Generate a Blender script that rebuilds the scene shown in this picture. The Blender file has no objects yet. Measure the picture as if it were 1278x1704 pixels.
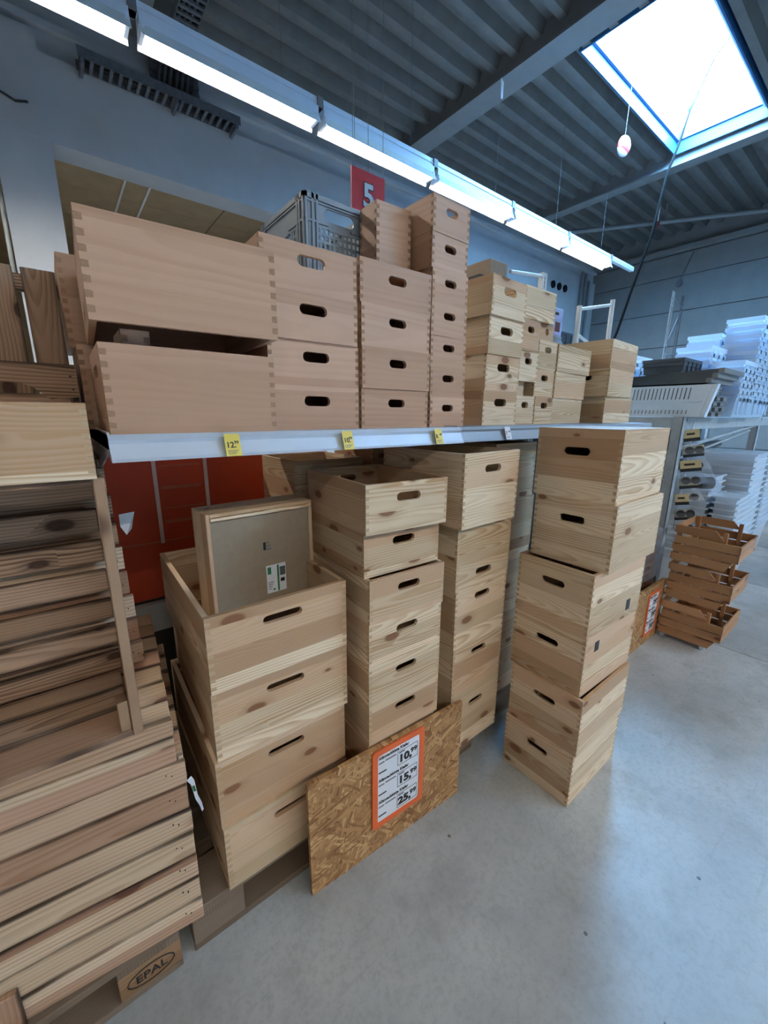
import bpy, bmesh, math, random
from math import sin, cos, pi, radians
from mathutils import Vector, Matrix
from mathutils.geometry import tessellate_polygon

SC = bpy.context.scene
COL = SC.collection

# ------------------------------------------------------------------ camera
def make_camera():
    yaw, pitch, roll, fpx = 0.668374, -0.237839, 0.00693519, 675.18
    f = Vector((sin(yaw) * cos(pitch), cos(yaw) * cos(pitch), sin(pitch)))
    r0 = Vector((cos(yaw), -sin(yaw), 0)); u0 = r0.cross(f)
    r = cos(roll) * r0 + sin(roll) * u0
    u = -sin(roll) * r0 + cos(roll) * u0
    cd = bpy.data.cameras.new('camera'); cam = bpy.data.objects.new('camera', cd)
    m = Matrix((( r.x, u.x, -f.x, 0.0), (r.y, u.y, -f.y, 0.0), (r.z, u.z, -f.z, 1.5), (0, 0, 0, 1)))
    cam.matrix_world = m
    cd.sensor_fit = 'HORIZONTAL'; cd.sensor_width = 36.0
    cd.lens = 36.0 * fpx / 1278.0
    cd.clip_start = 0.02
    COL.objects.link(cam); SC.camera = cam
make_camera()

# ------------------------------------------------------------------ light
TUBE_STRENGTH = 52.0          # fluorescent tubes
SKY_STRENGTH = 52.0           # opal rooflights
TUBE_COLOR = (1.0, 0.935, 0.83, 1)
SKY_COLOR = (0.24, 0.58, 1.0, 1)
SC.view_settings.view_transform = 'Standard'
SC.view_settings.look = 'None'
SC.view_settings.gamma = 1.0
SC.view_settings.exposure = 1.12
SC.view_settings.use_curve_mapping = False
W = bpy.data.worlds.new('overcast_sky'); SC.world = W; W.use_nodes = True
W.node_tree.nodes['Background'].inputs[0].default_value = (0.75, 0.87, 1.0, 1)
W.node_tree.nodes['Background'].inputs[1].default_value = 1.0

# ------------------------------------------------------------------ node helper
class NT:
    def __init__(s, name):
        s.m = bpy.data.materials.new(name); s.m.use_nodes = True
        s.t = s.m.node_tree; s.t.nodes.clear()
        s.out = s.t.nodes.new('ShaderNodeOutputMaterial')
    def n(s, typ, **kw):
        nd = s.t.nodes.new('ShaderNode' + typ)
        for k, v in kw.items(): setattr(nd, k, v)
        return nd
    def set(s, inp, v):
        if v is None: return
        if isinstance(v, bpy.types.NodeSocket): s.t.links.new(v, inp)
        elif isinstance(v, (tuple, list)) and len(v) == 3 and inp.type == 'RGBA': inp.default_value = (*v, 1)
        else: inp.default_value = v
    def math(s, op, a, b=None, c=None, clamp=False):
        nd = s.n('Math', operation=op); nd.use_clamp = clamp
        s.set(nd.inputs[0], a); s.set(nd.inputs[1], b)
        if c is not None: s.set(nd.inputs[2], c)
        return nd.outputs[0]
    def vm(s, op, a, b=None):
        nd = s.n('VectorMath', operation=op); s.set(nd.inputs[0], a); s.set(nd.inputs[1], b); return nd.outputs[0]
    def mix(s, f, a, b, blend='MIX'):
        nd = s.n('Mix', data_type='RGBA', blend_type=blend)
        s.set(nd.inputs[0], f); s.set(nd.inputs[6], a); s.set(nd.inputs[7], b); return nd.outputs[2]
    def noise(s, v, scale=5, detail=2, rough=0.5, dim='3D'):
        nd = s.n('TexNoise', noise_dimensions=dim); s.set(nd.inputs['Vector'], v)
        nd.inputs['Scale'].default_value = scale; nd.inputs['Detail'].default_value = detail; nd.inputs['Roughness'].default_value = rough
        return nd.outputs[0]
    def vor(s, v, scale=5, dim='3D', feat='F1', rnd=1.0):
        nd = s.n('TexVoronoi', voronoi_dimensions=dim, feature=feat); s.set(nd.inputs['Vector'], v)
        nd.inputs['Scale'].default_value = scale; nd.inputs['Randomness'].default_value = rnd
        return nd
    def white(s, v, dim='1D'):
        nd = s.n('TexWhiteNoise', noise_dimensions=dim)
        s.set(nd.inputs['W' if dim == '1D' else 'Vector'], v); return nd.outputs['Value']
    def obj(s): return s.n('TexCoord').outputs['Object']
    def rand(s): return s.n('ObjectInfo').outputs['Random']
    def sep(s, v):
        nd = s.n('SeparateXYZ'); s.set(nd.inputs[0], v); return nd.outputs
    def com(s, x, y, z):
        nd = s.n('CombineXYZ'); s.set(nd.inputs[0], x); s.set(nd.inputs[1], y); s.set(nd.inputs[2], z); return nd.outputs[0]
    def ss(s, x, a, b):
        nd = s.n('MapRange', interpolation_type='SMOOTHSTEP'); s.set(nd.inputs[0], x)
        nd.inputs[1].default_value = a; nd.inputs[2].default_value = b; return nd.outputs[0]
    def mr(s, x, a, b, c, d):
        nd = s.n('MapRange'); s.set(nd.inputs[0], x)
        for i, q in enumerate((a, b, c, d)): nd.inputs[i + 1].default_value = q
        return nd.outputs[0]
    def bsdf(s, col, rough=0.6, metal=0.0, bump=None, bstr=0.1, spec=None, emis=None, estr=0, bdist=0.002):
        p = s.n('BsdfPrincipled'); s.set(p.inputs['Base Color'], col); s.set(p.inputs['Roughness'], rough); s.set(p.inputs['Metallic'], metal)
        if spec is not None: p.inputs['Specular IOR Level'].default_value = spec
        if bump is not None:
            b = s.n('Bump'); b.inputs['Strength'].default_value = bstr; b.inputs['Distance'].default_value = bdist
            s.set(b.inputs['Height'], bump); s.set(p.inputs['Normal'], b.outputs[0])
        if emis is not None: s.set(p.inputs['Emission Color'], emis); p.inputs['Emission Strength'].default_value = estr
        s.t.links.new(p.outputs[0], s.out.inputs[0]); return s.m

def wood(name, light, dark, knot=(0.16, 0.06, 0.025), period=0.0075, contrast=0.55, knots=0.3, strip=0.072, tone=0.25, rough=0.55, red=None, wob=0.009, char=None):
    """flat sawn timber: growth rings are cylinders round a pith behind the face, so boards show cathedrals or straight lines"""
    n = NT(name)
    o = n.obj(); r = n.rand(); x, y, z = n.sep(o)[:3]
    zs = n.math('ADD', z, n.math('MULTIPLY', r, strip))
    q = n.math('DIVIDE', zs, strip); sidx = n.math('FLOOR', q)
    def hsh(a, b): return n.white(n.math('ADD', n.math('MULTIPLY', sidx, a), n.math('MULTIPLY', r, b)))
    h, h2, h3, h4 = hsh(7.31, 91.7), hsh(3.17, 53.1), hsh(5.77, 31.3), hsh(2.39, 77.9)
    px = n.math('ADD', x, n.math('ADD', n.math('MULTIPLY', h, 17.0), n.math('MULTIPLY', r, 31.0)))
    pz = n.math('ADD', z, n.math('MULTIPLY', h2, 9.0))
    nz = n.noise(n.com(n.math('MULTIPLY', px, 5.0), n.math('MULTIPLY', y, 6.0), n.math('MULTIPLY', pz, 22.0)), 1.0, 2.0)
    nz2 = n.noise(n.com(n.math('MULTIPLY', px, 1.4), 0.0, n.math('MULTIPLY', h4, 50.0)), 1.0, 1.0)
    v = n.vor(n.com(n.math('MULTIPLY', px, 4.3), n.math('MULTIPLY', pz, 8.5), 0.0), 1.0, '2D')
    d = v.outputs['Distance']; vc = n.sep(v.outputs['Color']); sel = n.math('GREATER_THAN', vc[0], 1.0 - knots)
    ksz = n.mr(vc[1], 0, 1, 0.3, 1.15)
    dk = n.math('DIVIDE', d, ksz)
    infl = n.math('MULTIPLY', sel, n.math('POWER', 2.718, n.math('MULTIPLY', dk, -8.0)))
    zc = n.math('SUBTRACT', n.math('MULTIPLY', n.math('SUBTRACT', n.math('FRACT', q), n.mr(h3, 0, 1, -0.2, 1.2)), strip), n.math('MULTIPLY', n.math('SUBTRACT', nz2, 0.5), 0.03))
    dep = n.math('ADD', n.math('ADD', n.mr(h4, 0, 1, 0.004, 0.05), n.math('MULTIPLY', x, n.mr(h, 0, 1, -0.07, 0.07))), n.math('MULTIPLY', n.math('SUBTRACT', nz2, 0.5), 0.05))
    rad = n.math('SQRT', n.math('ADD', n.math('MULTIPLY', zc, zc), n.math('MULTIPLY', dep, dep)))
    rad = n.math('ADD', rad, n.math('MULTIPLY', n.math('SUBTRACT', nz, 0.5), wob))
    rad = n.math('ADD', rad, n.math('MULTIPLY', infl, 0.018))
    saw = n.math('FRACT', n.math('DIVIDE', rad, period))
    ring = n.math('MULTIPLY', n.ss(saw, 0.15, 0.85), n.math('SUBTRACT', 1.0, n.ss(saw, 0.86, 1.0)))
    fib = n.noise(n.com(n.math('MULTIPLY', px, 9.0), n.math('MULTIPLY', y, 60.0), n.math('MULTIPLY', pz, 420.0)), 1.0, 2.0, 0.6)
    md = n.noise(n.com(n.math('MULTIPLY', px, 3.0), 0.0, n.math('MULTIPLY', pz, 26.0)), 1.0, 2.0)
    ring = n.math('MULTIPLY', ring, n.mr(md, 0.3, 0.7, 0.25, 1.25))
    f = n.math('ADD', n.math('MULTIPLY', ring, n.math('MULTIPLY', contrast, n.mr(h2, 0, 1, 0.55, 1.25))), n.math('MULTIPLY', n.math('SUBTRACT', fib, 0.5), 0.35), clamp=True)
    col = n.mix(f, light, dark)
    if red is not None:                                            # reddish heartwood strips
        band = n.math('ADD', n.ss(h3, 0.55, 0.8), n.math('MULTIPLY', n.ss(nz2, 0.55, 0.7), 0.3), clamp=True)
        col = n.mix(n.math('MULTIPLY', band, 0.75), col, n.mix(f, red, dark))
    tn = n.mr(h, 0, 1, 1.0 - tone, 1.0 + tone * 0.3)
    tcol = n.com(tn, n.math('POWER', tn, 1.2), n.math('POWER', tn, 1.5))
    col = n.mix(1.0, col, tcol, 'MULTIPLY')
    halo = n.math('MULTIPLY', sel, n.math('SUBTRACT', 1.0, n.ss(dk, 0.08, 0.34)))
    col = n.mix(n.math('MULTIPLY', halo, 0.45), col, tuple(0.5*(p+q_) for p, q_ in zip(knot, dark)))
    km = n.math('MULTIPLY', sel, n.math('SUBTRACT', 1.0, n.ss(dk, 0.09, 0.15)))
    col = n.mix(n.math('MULTIPLY', km, 0.85), col, knot)
    seam = n.math('ABSOLUTE', n.math('SUBTRACT', n.math('FRACT', q), 0.5))
    col = n.mix(n.math('MULTIPLY', n.math('GREATER_THAN', seam, 0.494), 0.3), col, dark)
    if char is not None:                                           # flame burnt edges and blotches
        g = n.sep(n.n('TexCoord').outputs['Generated'])[2]
        eg = n.math('MULTIPLY', n.math('ABSOLUTE', n.math('SUBTRACT', g, 0.5)), 2.0)
        bl = n.noise(n.com(n.math('MULTIPLY', px, 4.0), 0.0, n.math('MULTIPLY', pz, 30.0)), 1.0, 2.0)
        e2 = n.math('ADD', eg, n.math('MULTIPLY', n.math('SUBTRACT', bl, 0.5), 1.0 if char[0] < 0.8 else 0.75))
        col = n.mix(n.math('MULTIPLY', n.ss(e2, char[0], char[1]), char[2]), col, (0.035, 0.02, 0.014))
    return n.bsdf(col, rough, bump=n.math('ADD', fib, n.math('MULTIPLY', ring, 0.4)), bstr=0.1, spec=0.3)

def flat(name, col, rough=0.5, metal=0.0, var=0.08, scale=12.0, spec=None, bstr=0.05):
    n = NT(name); ns = n.noise(n.obj(), scale, 3, 0.6)
    tn = n.mr(ns, 0.3, 0.7, 1 - var, 1 + var)
    c = n.mix(1.0, col, n.com(tn, tn, tn), 'MULTIPLY')
    return n.bsdf(c, rough, metal, bump=ns, bstr=bstr, spec=spec)

def endgrain(name, col):
    n = NT(name); o = n.obj()
    ns = n.noise(o, 300, 2); c = n.mix(ns, col, tuple(q * 0.62 for q in col))
    return n.bsdf(c, 0.75, spec=0.2)

M = {}
M['pine'] = wood('pine_wood', (0.80, 0.64, 0.445), (0.54, 0.325, 0.16), knot=(0.20, 0.075, 0.03), red=(0.56, 0.335, 0.20), knots=0.42, contrast=0.85, tone=0.32)
M['pine_end'] = endgrain('pine_end_grain', (0.64, 0.45, 0.27))
M['beech'] = wood('beech_wood', (0.60, 0.375, 0.25), (0.48, 0.275, 0.17), knot=(0.40, 0.23, 0.14), period=0.015, contrast=0.4, knots=0.0, strip=0.10, tone=0.30, rough=0.45, wob=0.012)
M['beech_end'] = endgrain('beech_end_grain', (0.44, 0.26, 0.155))
M['flamed'] = wood('flamed_pine', (0.58, 0.395, 0.27), (0.09, 0.045, 0.025), knot=(0.05, 0.02, 0.012), period=0.008, contrast=0.75, knots=0.25, strip=0.30, tone=0.3, rough=0.6, char=(0.55, 1.15, 0.92))
M['flamed_mid'] = wood('flamed_pine_plain', (0.42, 0.27, 0.17), (0.14, 0.07, 0.04), period=0.006, contrast=0.8, knots=0.0, strip=0.3, rough=0.65)
M['flamed_pale'] = wood('flamed_pine_pale', (0.74, 0.575, 0.40), (0.36, 0.18, 0.095), knot=(0.12, 0.04, 0.02), period=0.011, contrast=0.6, knots=0.3, strip=0.30, tone=0.28, rough=0.65, red=(0.42, 0.20, 0.13), char=(0.80, 1.12, 0.95))
M['trolley'] = wood('stained_pine', (0.47, 0.25, 0.12), (0.30, 0.14, 0.06), knot=(0.12, 0.04, 0.02), contrast=0.5, knots=0.2, strip=0.2)
M['pallet'] = wood('weathered_pallet_wood', (0.23, 0.175, 0.13), (0.12, 0.085, 0.06), contrast=0.5, knots=0.15, strip=0.3, rough=0.85)
M['pallet_block'] = wood('pallet_block_wood', (0.34, 0.21, 0.115), (0.22, 0.12, 0.06), contrast=0.4, knots=0.0, strip=0.3, rough=0.85, period=0.012)
M['planks'] = wood('reddish_planks', (0.22, 0.095, 0.055), (0.10, 0.04, 0.025), contrast=0.6, knots=0.1, strip=0.1)

def osb():
    n = NT('osb_flakes'); o = n.obj(); x, y, z = n.sep(o)[:3]
    warp = n.noise(o, 6, 1)
    cols = []
    for k, (a, sx, sz) in enumerate(((0.3, 24, 125), (-0.75, 20, 100), (1.25, 26, 140))):
        u = n.math('ADD', n.math('MULTIPLY', x, cos(a) * sx), n.math('MULTIPLY', z, sin(a) * sx))
        w = n.math('ADD', n.math('MULTIPLY', x, -sin(a) * sz), n.math('MULTIPLY', z, cos(a) * sz))
        v = n.vor(n.com(n.math('ADD', u, k * 17.3), w, 0.0), 1.0, '2D')
        cols.append(n.sep(v.outputs['Color']))
    m = n.math('GREATER_THAN', cols[0][1], 0.62); m2 = n.math('GREATER_THAN', cols[1][1], 0.55)
    val = n.mix(m2, n.com(cols[2][0], cols[2][0], cols[2][0]), n.com(cols[1][0], cols[1][0], cols[1][0]))
    val = n.mix(m, val, n.com(cols[0][0], cols[0][0], cols[0][0]))
    g = n.sep(val)[0]
    rp = n.n('ValToRGB'); n.set(rp.inputs[0], g)
    e = rp.color_ramp.elements; e[0].position = 0.0; e[0].color = (0.22, 0.10, 0.038, 1); e[1].position = 1.0; e[1].color = (0.60, 0.375, 0.18, 1)
    k = e.new(0.35); k.color = (0.35, 0.18, 0.072, 1); k = e.new(0.8); k.color = (0.45, 0.25, 0.105, 1)
    return n.bsdf(rp.outputs[0], 0.65, bump=g, bstr=0.25, spec=0.3)
M['osb'] = osb()

def concrete():
    n = NT('sealed_concrete'); o = n.n('TexCoord').outputs['Object']
    big = n.noise(o, 0.9, 4, 0.6); mid = n.noise(o, 5, 6, 0.65); fine = n.noise(o, 60, 4, 0.7)
    c = n.mix(n.ss(big, 0.35, 0.65), (0.35, 0.37, 0.375), (0.50, 0.525, 0.53))
    c = n.mix(n.math('MULTIPLY', n.ss(mid, 0.48, 0.7), 0.5), c, (0.27, 0.275, 0.26))
    c = n.mix(n.math('MULTIPLY', n.ss(fine, 0.4, 0.75), 0.4), c, (0.25, 0.26, 0.255))
    v = n.vor(o, 9, '3D'); sp = n.math('MULTIPLY', n.math('LESS_THAN', v.outputs['Distance'], 0.055), n.math('GREATER_THAN', n.sep(v.outputs['Color'])[0], 0.6))
    c = n.mix(n.math('MULTIPLY', sp, 0.75), c, (0.06, 0.05, 0.045))
    scr = n.noise(n.vm('MULTIPLY', o, (2.5, 26.0, 1.0)), 1.0, 3, 0.6)
    c = n.mix(n.math('MULTIPLY', n.ss(scr, 0.6, 0.75), 0.22), c, (0.22, 0.21, 0.19))
    ro = n.mr(mid, 0.3, 0.7, 0.32, 0.55)
    return n.bsdf(c, ro, bump=n.math('ADD', mid, n.math('MULTIPLY', fine, 0.5)), bstr=0.08, spec=0.45)
M['concrete'] = concrete()
M['joint'] = flat('joint_filler', (0.10, 0.10, 0.10), 0.9)
M['wall_white'] = flat('white_plaster', (0.40, 0.41, 0.42), 0.85, scale=3, var=0.05)
M['wall_grey'] = flat('grey_concrete_panels', (0.165, 0.16, 0.155), 0.8, scale=4, var=0.07)
M['deck'] = flat('galvanised_roof_deck', (0.105, 0.099, 0.092), 0.55, 0.0, scale=5, var=0.15)
M['steel_paint'] = flat('grey_painted_steel', (0.15, 0.15, 0.15), 0.5, scale=4)
M['tray'] = flat('dusty_galvanised_tray', (0.085, 0.09, 0.10), 0.7, scale=20, var=0.25)
M['black'] = flat('black_cable_rubber', (0.008, 0.008, 0.009), 0.9, spec=0.1)
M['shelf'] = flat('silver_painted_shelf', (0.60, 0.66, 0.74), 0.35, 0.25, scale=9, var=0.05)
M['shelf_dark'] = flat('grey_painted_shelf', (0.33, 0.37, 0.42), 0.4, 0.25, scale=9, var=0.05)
M['white_metal'] = flat('white_powder_coated_steel', (0.72, 0.73, 0.72), 0.4, scale=9, var=0.04)
M['rack'] = flat('grey_rack_steel', (0.42, 0.45, 0.46), 0.45, 0.3, scale=14, var=0.12)
M['skylight_lower'] = flat('sky_light_tinted_frame', (0.02, 0.10, 0.24), 0.5)  # blue of the sky light on the frame is put into its colour
M['skylight_upper'] = flat('pale_sky_light_tinted_frame', (0.09, 0.16, 0.25), 0.5)  # upper ring: paler sky light baked into the colour
M['rail_white'] = flat('white_light_rail', (0.62, 0.70, 0.80), 0.35, scale=9, var=0.03)  # white rail; the bluish tint stands for sky light on it
M['ceiling_brown'] = flat('brown_ceiling_board', (0.36, 0.26, 0.15), 0.9, scale=3, var=0.12)
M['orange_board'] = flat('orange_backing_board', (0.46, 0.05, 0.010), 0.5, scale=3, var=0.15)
M['orange_print'] = flat('faded_orange_print', (0.42, 0.12, 0.06), 0.6)
M['tape'] = flat('pale_tape', (0.62, 0.55, 0.55), 0.5)
M['cardboard'] = flat('brown_fibreboard', (0.30, 0.235, 0.165), 0.85, scale=40, var=0.06)
M['carton'] = flat('carton_board', (0.36, 0.27, 0.19), 0.85, scale=30, var=0.06)
M['orange_frame'] = flat('orange_plastic_frame', (0.78, 0.14, 0.035), 0.3, scale=9, var=0.04)
M['paper'] = flat('white_paper', (0.78, 0.80, 0.84), 0.55, scale=9, var=0.02)
M['ink'] = flat('black_ink', (0.012, 0.012, 0.013), 0.5)
M['grey_ink'] = flat('grey_ink', (0.16, 0.16, 0.17), 0.5)
M['yellow'] = flat('yellow_card', (0.80, 0.62, 0.10), 0.5)
M['cream_card'] = flat('cream_card', (0.66, 0.52, 0.28), 0.55)
M['green'] = flat('green_print', (0.03, 0.22, 0.09), 0.5)
M['lime'] = flat('lime_print', (0.16, 0.36, 0.08), 0.5)
M['red'] = flat('red_sign_plastic', (0.66, 0.035, 0.03), 0.4, scale=6, var=0.04)
M['white_plastic'] = flat('white_plastic', (0.66, 0.76, 0.86), 0.35, scale=9, var=0.03)
M['grey_plastic'] = flat('grey_plastic', (0.17, 0.18, 0.185), 0.45, scale=9, var=0.05)
M['dark_plastic'] = flat('dark_grey_plastic', (0.055, 0.07, 0.085), 0.4, scale=9, var=0.06)
M['crate_grey'] = flat('folding_crate_plastic', (0.19, 0.235, 0.275), 0.4, scale=20, var=0.06)
M['mauve'] = flat('dark_red_carton', (0.12, 0.03, 0.03), 0.5)
M['blue_carton'] = flat('pale_blue_carton', (0.40, 0.46, 0.72), 0.5)
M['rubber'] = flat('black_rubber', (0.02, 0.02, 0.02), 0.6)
M['string'] = flat('white_cord', (0.6, 0.62, 0.6), 0.6)

def clear_plastic(name, col, alpha, rough=0.25):
    n = NT(name)
    d = n.n('BsdfPrincipled'); d.inputs['Base Color'].default_value = (*col, 1); d.inputs['Roughness'].default_value = rough
    tr = n.n('BsdfTranslucent'); tr.inputs[0].default_value = (*col, 1)
    m0 = n.n('MixShader'); m0.inputs[0].default_value = 0.35
    n.t.links.new(d.outputs[0], m0.inputs[1]); n.t.links.new(tr.outputs[0], m0.inputs[2])
    t = n.n('BsdfTransparent'); t.inputs[0].default_value = (0.9, 0.95, 1, 1)
    mx = n.n('MixShader'); n.set(mx.inputs[0], alpha)
    n.t.links.new(t.outputs[0], mx.inputs[1]); n.t.links.new(m0.outputs[0], mx.inputs[2])
    n.t.links.new(mx.outputs[0], n.out.inputs[0]); return n.m
M['clear'] = clear_plastic('clear_blue_plastic', (0.74, 0.86, 0.96), 0.78)
M['film'] = clear_plastic('stretch_film', (0.75, 0.78, 0.82), 0.22, 0.12)
M['tub'] = clear_plastic('translucent_white_plastic', (0.80, 0.86, 0.92), 0.97)

def emit(name, col, st):
    n = NT(name); e = n.n('Emission'); e.inputs[0].default_value = col; e.inputs[1].default_value = st
    n.t.links.new(e.outputs[0], n.out.inputs[0]); return n.m
M['tube'] = emit('fluorescent_tube_light', TUBE_COLOR, TUBE_STRENGTH)
M['sky_pane'] = emit('opal_rooflight_pane', SKY_COLOR, SKY_STRENGTH)
WOODEND = {'pine': 'pine_end', 'beech': 'beech_end'}

# ------------------------------------------------------------------ object helpers
def empty(name, loc, rz=0.0, rx=0.0, ry=0.0):
    o = bpy.data.objects.new(name, None); o.empty_display_size = 0.05
    o.location = loc; o.rotation_euler = (rx, ry, rz); COL.objects.link(o); return o
def tag(o, label, cat, group=None):
    o['label'] = label; o['category'] = cat
    if group: o['group'] = group
    return o
def link(name, me, parent=None, loc=(0, 0, 0), rot=(0, 0, 0)):
    o = bpy.data.objects.new(name, me); o.location = loc; o.rotation_euler = rot; o.parent = parent
    COL.objects.link(o); return o

class MB:
    def __init__(s): s.v = []; s.f = []; s.mi = []; s.sm = []
    def add(s, vs, fs, mi=0, smooth=False):
        b = len(s.v); s.v += [tuple(q) for q in vs]; s.f += [tuple(i + b for i in q) for q in fs]
        s.mi += [mi] * len(fs); s.sm += [smooth] * len(fs); return s
    def box(s, a, b, mi=0, mat=None):
        x0, y0, z0 = a; x1, y1, z1 = b
        vs = [Vector(q) for q in ((x0,y0,z0),(x1,y0,z0),(x1,y1,z0),(x0,y1,z0),(x0,y0,z1),(x1,y0,z1),(x1,y1,z1),(x0,y1,z1))]
        if mat is not None: vs = [mat @ q for q in vs]
        return s.add(vs, [(0,3,2,1),(4,5,6,7),(0,1,5,4),(1,2,6,5),(2,3,7,6),(3,0,4,7)], mi)
    def frustum(s, a, b, z0, z1, mi=0, cap=True, bottom=True):   # rect a=(x0,y0,x1,y1) at z0, b at z1
        vs = [(a[0],a[1],z0),(a[2],a[1],z0),(a[2],a[3],z0),(a[0],a[3],z0),(b[0],b[1],z1),(b[2],b[1],z1),(b[2],b[3],z1),(b[0],b[3],z1)]
        fs = [(0,1,5,4),(1,2,6,5),(2,3,7,6),(3,0,4,7)]
        if bottom: fs.append((0,3,2,1))
        if cap: fs.append((4,5,6,7))
        return s.add(vs, fs, mi)
    def rod(s, p, q, r, n=8, mi=0, r2=None):
        p = Vector(p); q = Vector(q); d = (q - p).normalized()
        a = d.orthogonal().normalized(); b = d.cross(a); r2 = r if r2 is None else r2; vs = []
        for i in range(n):
            t = 2 * pi * i / n; e = a * cos(t) + b * sin(t)
            vs += [p + e * r, q + e * r2]
        fs = [(2*i, 2*((i+1) % n), 2*((i+1) % n)+1, 2*i+1) for i in range(n)]
        s.add(vs, fs, mi, True)
        s.add([vs[2*i] for i in range(n)], [tuple(reversed(range(n)))], mi); s.add([vs[2*i+1] for i in range(n)], [tuple(range(n))], mi)
        return s
    def tube(s, pts, r, n=6, mi=0):
        pts = [Vector(p) for p in pts]; vs = []; fs = []
        d0 = (pts[1] - pts[0]).normalized(); a = d0.orthogonal().normalized()
        for k, p in enumerate(pts):
            d = (pts[min(k+1, len(pts)-1)] - pts[max(k-1, 0)]).normalized()
            a = (a - d * a.dot(d)).normalized(); b = d.cross(a)
            vs += [p + (a * cos(2*pi*i/n) + b * sin(2*pi*i/n)) * r for i in range(n)]
        for k in range(len(pts) - 1):
            for i in range(n): fs.append((k*n+i, k*n+(i+1) % n, (k+1)*n+(i+1) % n, (k+1)*n+i))
        fs.append(tuple(reversed(range(n)))); fs.append(tuple((len(pts)-1)*n+i for i in range(n)))
        return s.add(vs, fs, mi, True)
    def plate(s, outer, holes, t, mi=0, mi_side=None, smi=None):
        """outline in (x,z), front at y=0, back at y=t"""
        loops = [outer] + holes
        tri = tessellate_polygon([[Vector((x, z, 0)) for x, z in l] for l in loops])
        flatp = [p for l in loops for p in l]; n = len(flatp)
        vs = [(x, 0, z) for x, z in flatp] + [(x, t, z) for x, z in flatp]
        fs = []
        for a, b, c in tri:
            A, B, Cc = flatp[a], flatp[b], flatp[c]
            ar = (B[0]-A[0])*(Cc[1]-A[1]) - (B[1]-A[1])*(Cc[0]-A[0])
            if abs(ar) < 1e-12: continue
            if ar < 0: b, c = c, b
            fs.append((a, b, c)); fs.append((n+a, n+c, n+b))
        base = len(s.v)
        s.add(vs, fs, mi)
        k = 0
        for li, l in enumerate(loops):
            ar = sum(l[i][0]*l[(i+1) % len(l)][1] - l[(i+1) % len(l)][0]*l[i][1] for i in range(len(l)))
            ccw = ar > 0
            if li > 0: ccw = not ccw
            for i in range(len(l)):
                a, b = k+i, k+(i+1) % len(l)
                if (ccw and li == 0) or (li > 0 and not ccw): q = (a, b, n+b, n+a)
                else: q = (b, a, n+a, n+b)
                if li > 0:
                    q = (a, b, n+b, n+a) if ar < 0 else (b, a, n+a, n+b)
                else:
                    q = (a, b, n+b, n+a) if ar > 0 else (b, a, n+a, n+b)
                q = (q[3], q[2], q[1], q[0]) if False else q
                vert = abs(l[i][0] - l[(i+1) % len(l)][0]) < 1e-6 and li == 0
                s.f.append(tuple(base + j for j in q)); s.mi.append(mi_side if (vert and mi_side is not None) else mi); s.sm.append(False)
            k += len(l)
        return s
    def mesh(s, name, mats):
        me = bpy.data.meshes.new(name); me.from_pydata(s.v, [], s.f)
        for m in (mats if isinstance(mats, (list, tuple)) else [mats]): me.materials.append(M[m] if isinstance(m, str) else m)
        me.polygons.foreach_set('material_index', s.mi); me.polygons.foreach_set('use_smooth', s.sm); me.update(); return me
    def build(s, name, mats, parent=None, loc=(0, 0, 0), rot=(0, 0, 0)):
        return link(name, s.mesh(name, mats), parent, loc, rot)

def structure(o): o['kind'] = 'structure'; return o

CACHE = {}
def board_mesh(L, H, T, mat):                     # chamfered board, grain along X, centred
    key = ('b', round(L, 4), round(H, 4), round(T, 4), mat)
    if key not in CACHE:
        bm = bmesh.new(); bmesh.ops.create_cube(bm, size=1.0)
        for v in bm.verts: v.co.x *= L; v.co.y *= T; v.co.z *= H
        bmesh.ops.bevel(bm, geom=bm.edges[:], offset=min(0.002, T * 0.2, H * 0.2), segments=1, affect='EDGES')
        me = bpy.data.meshes.new('board'); bm.to_mesh(me); bm.free(); me.materials.append(M[mat]); CACHE[key] = me
    return CACHE[key]
def board(name, parent, lo, hi, mat, flatz=False):
    """axis aligned board between two corners (parent space); grain runs along its longest side"""
    lo = Vector(lo); hi = Vector(hi); c = (lo + hi) / 2; s = hi - lo
    ax = max(range(3), key=lambda i: s[i])
    if ax == 0:
        if s.z >= s.y: return link(name, board_mesh(s.x, s.z, s.y, mat), parent, c)
        return link(name, board_mesh(s.x, s.y, s.z, mat), parent, c, (pi/2, 0, 0))
    if ax == 1:
        if s.z >= s.x: return link(name, board_mesh(s.y, s.z, s.x, mat), parent, c, (0, 0, pi/2))
        m = Matrix(((0, 0, 1), (1, 0, 0), (0, 1, 0))) if False else None
        return link(name, board_mesh(s.y, s.x, s.z, mat), parent, c, Matrix(((0, 0, 1), (1, 0, 0), (0, 1, 0))).to_euler())
    if s.x >= s.y: return link(name, board_mesh(s.z, s.x, s.y, mat), parent, c, (0, -pi/2, 0))
    return link(name, board_mesh(s.z, s.y, s.x, mat), parent, c, Matrix(((0, 1, 0), (0, 0, 1), (1, 0, 0))).to_euler())

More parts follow.
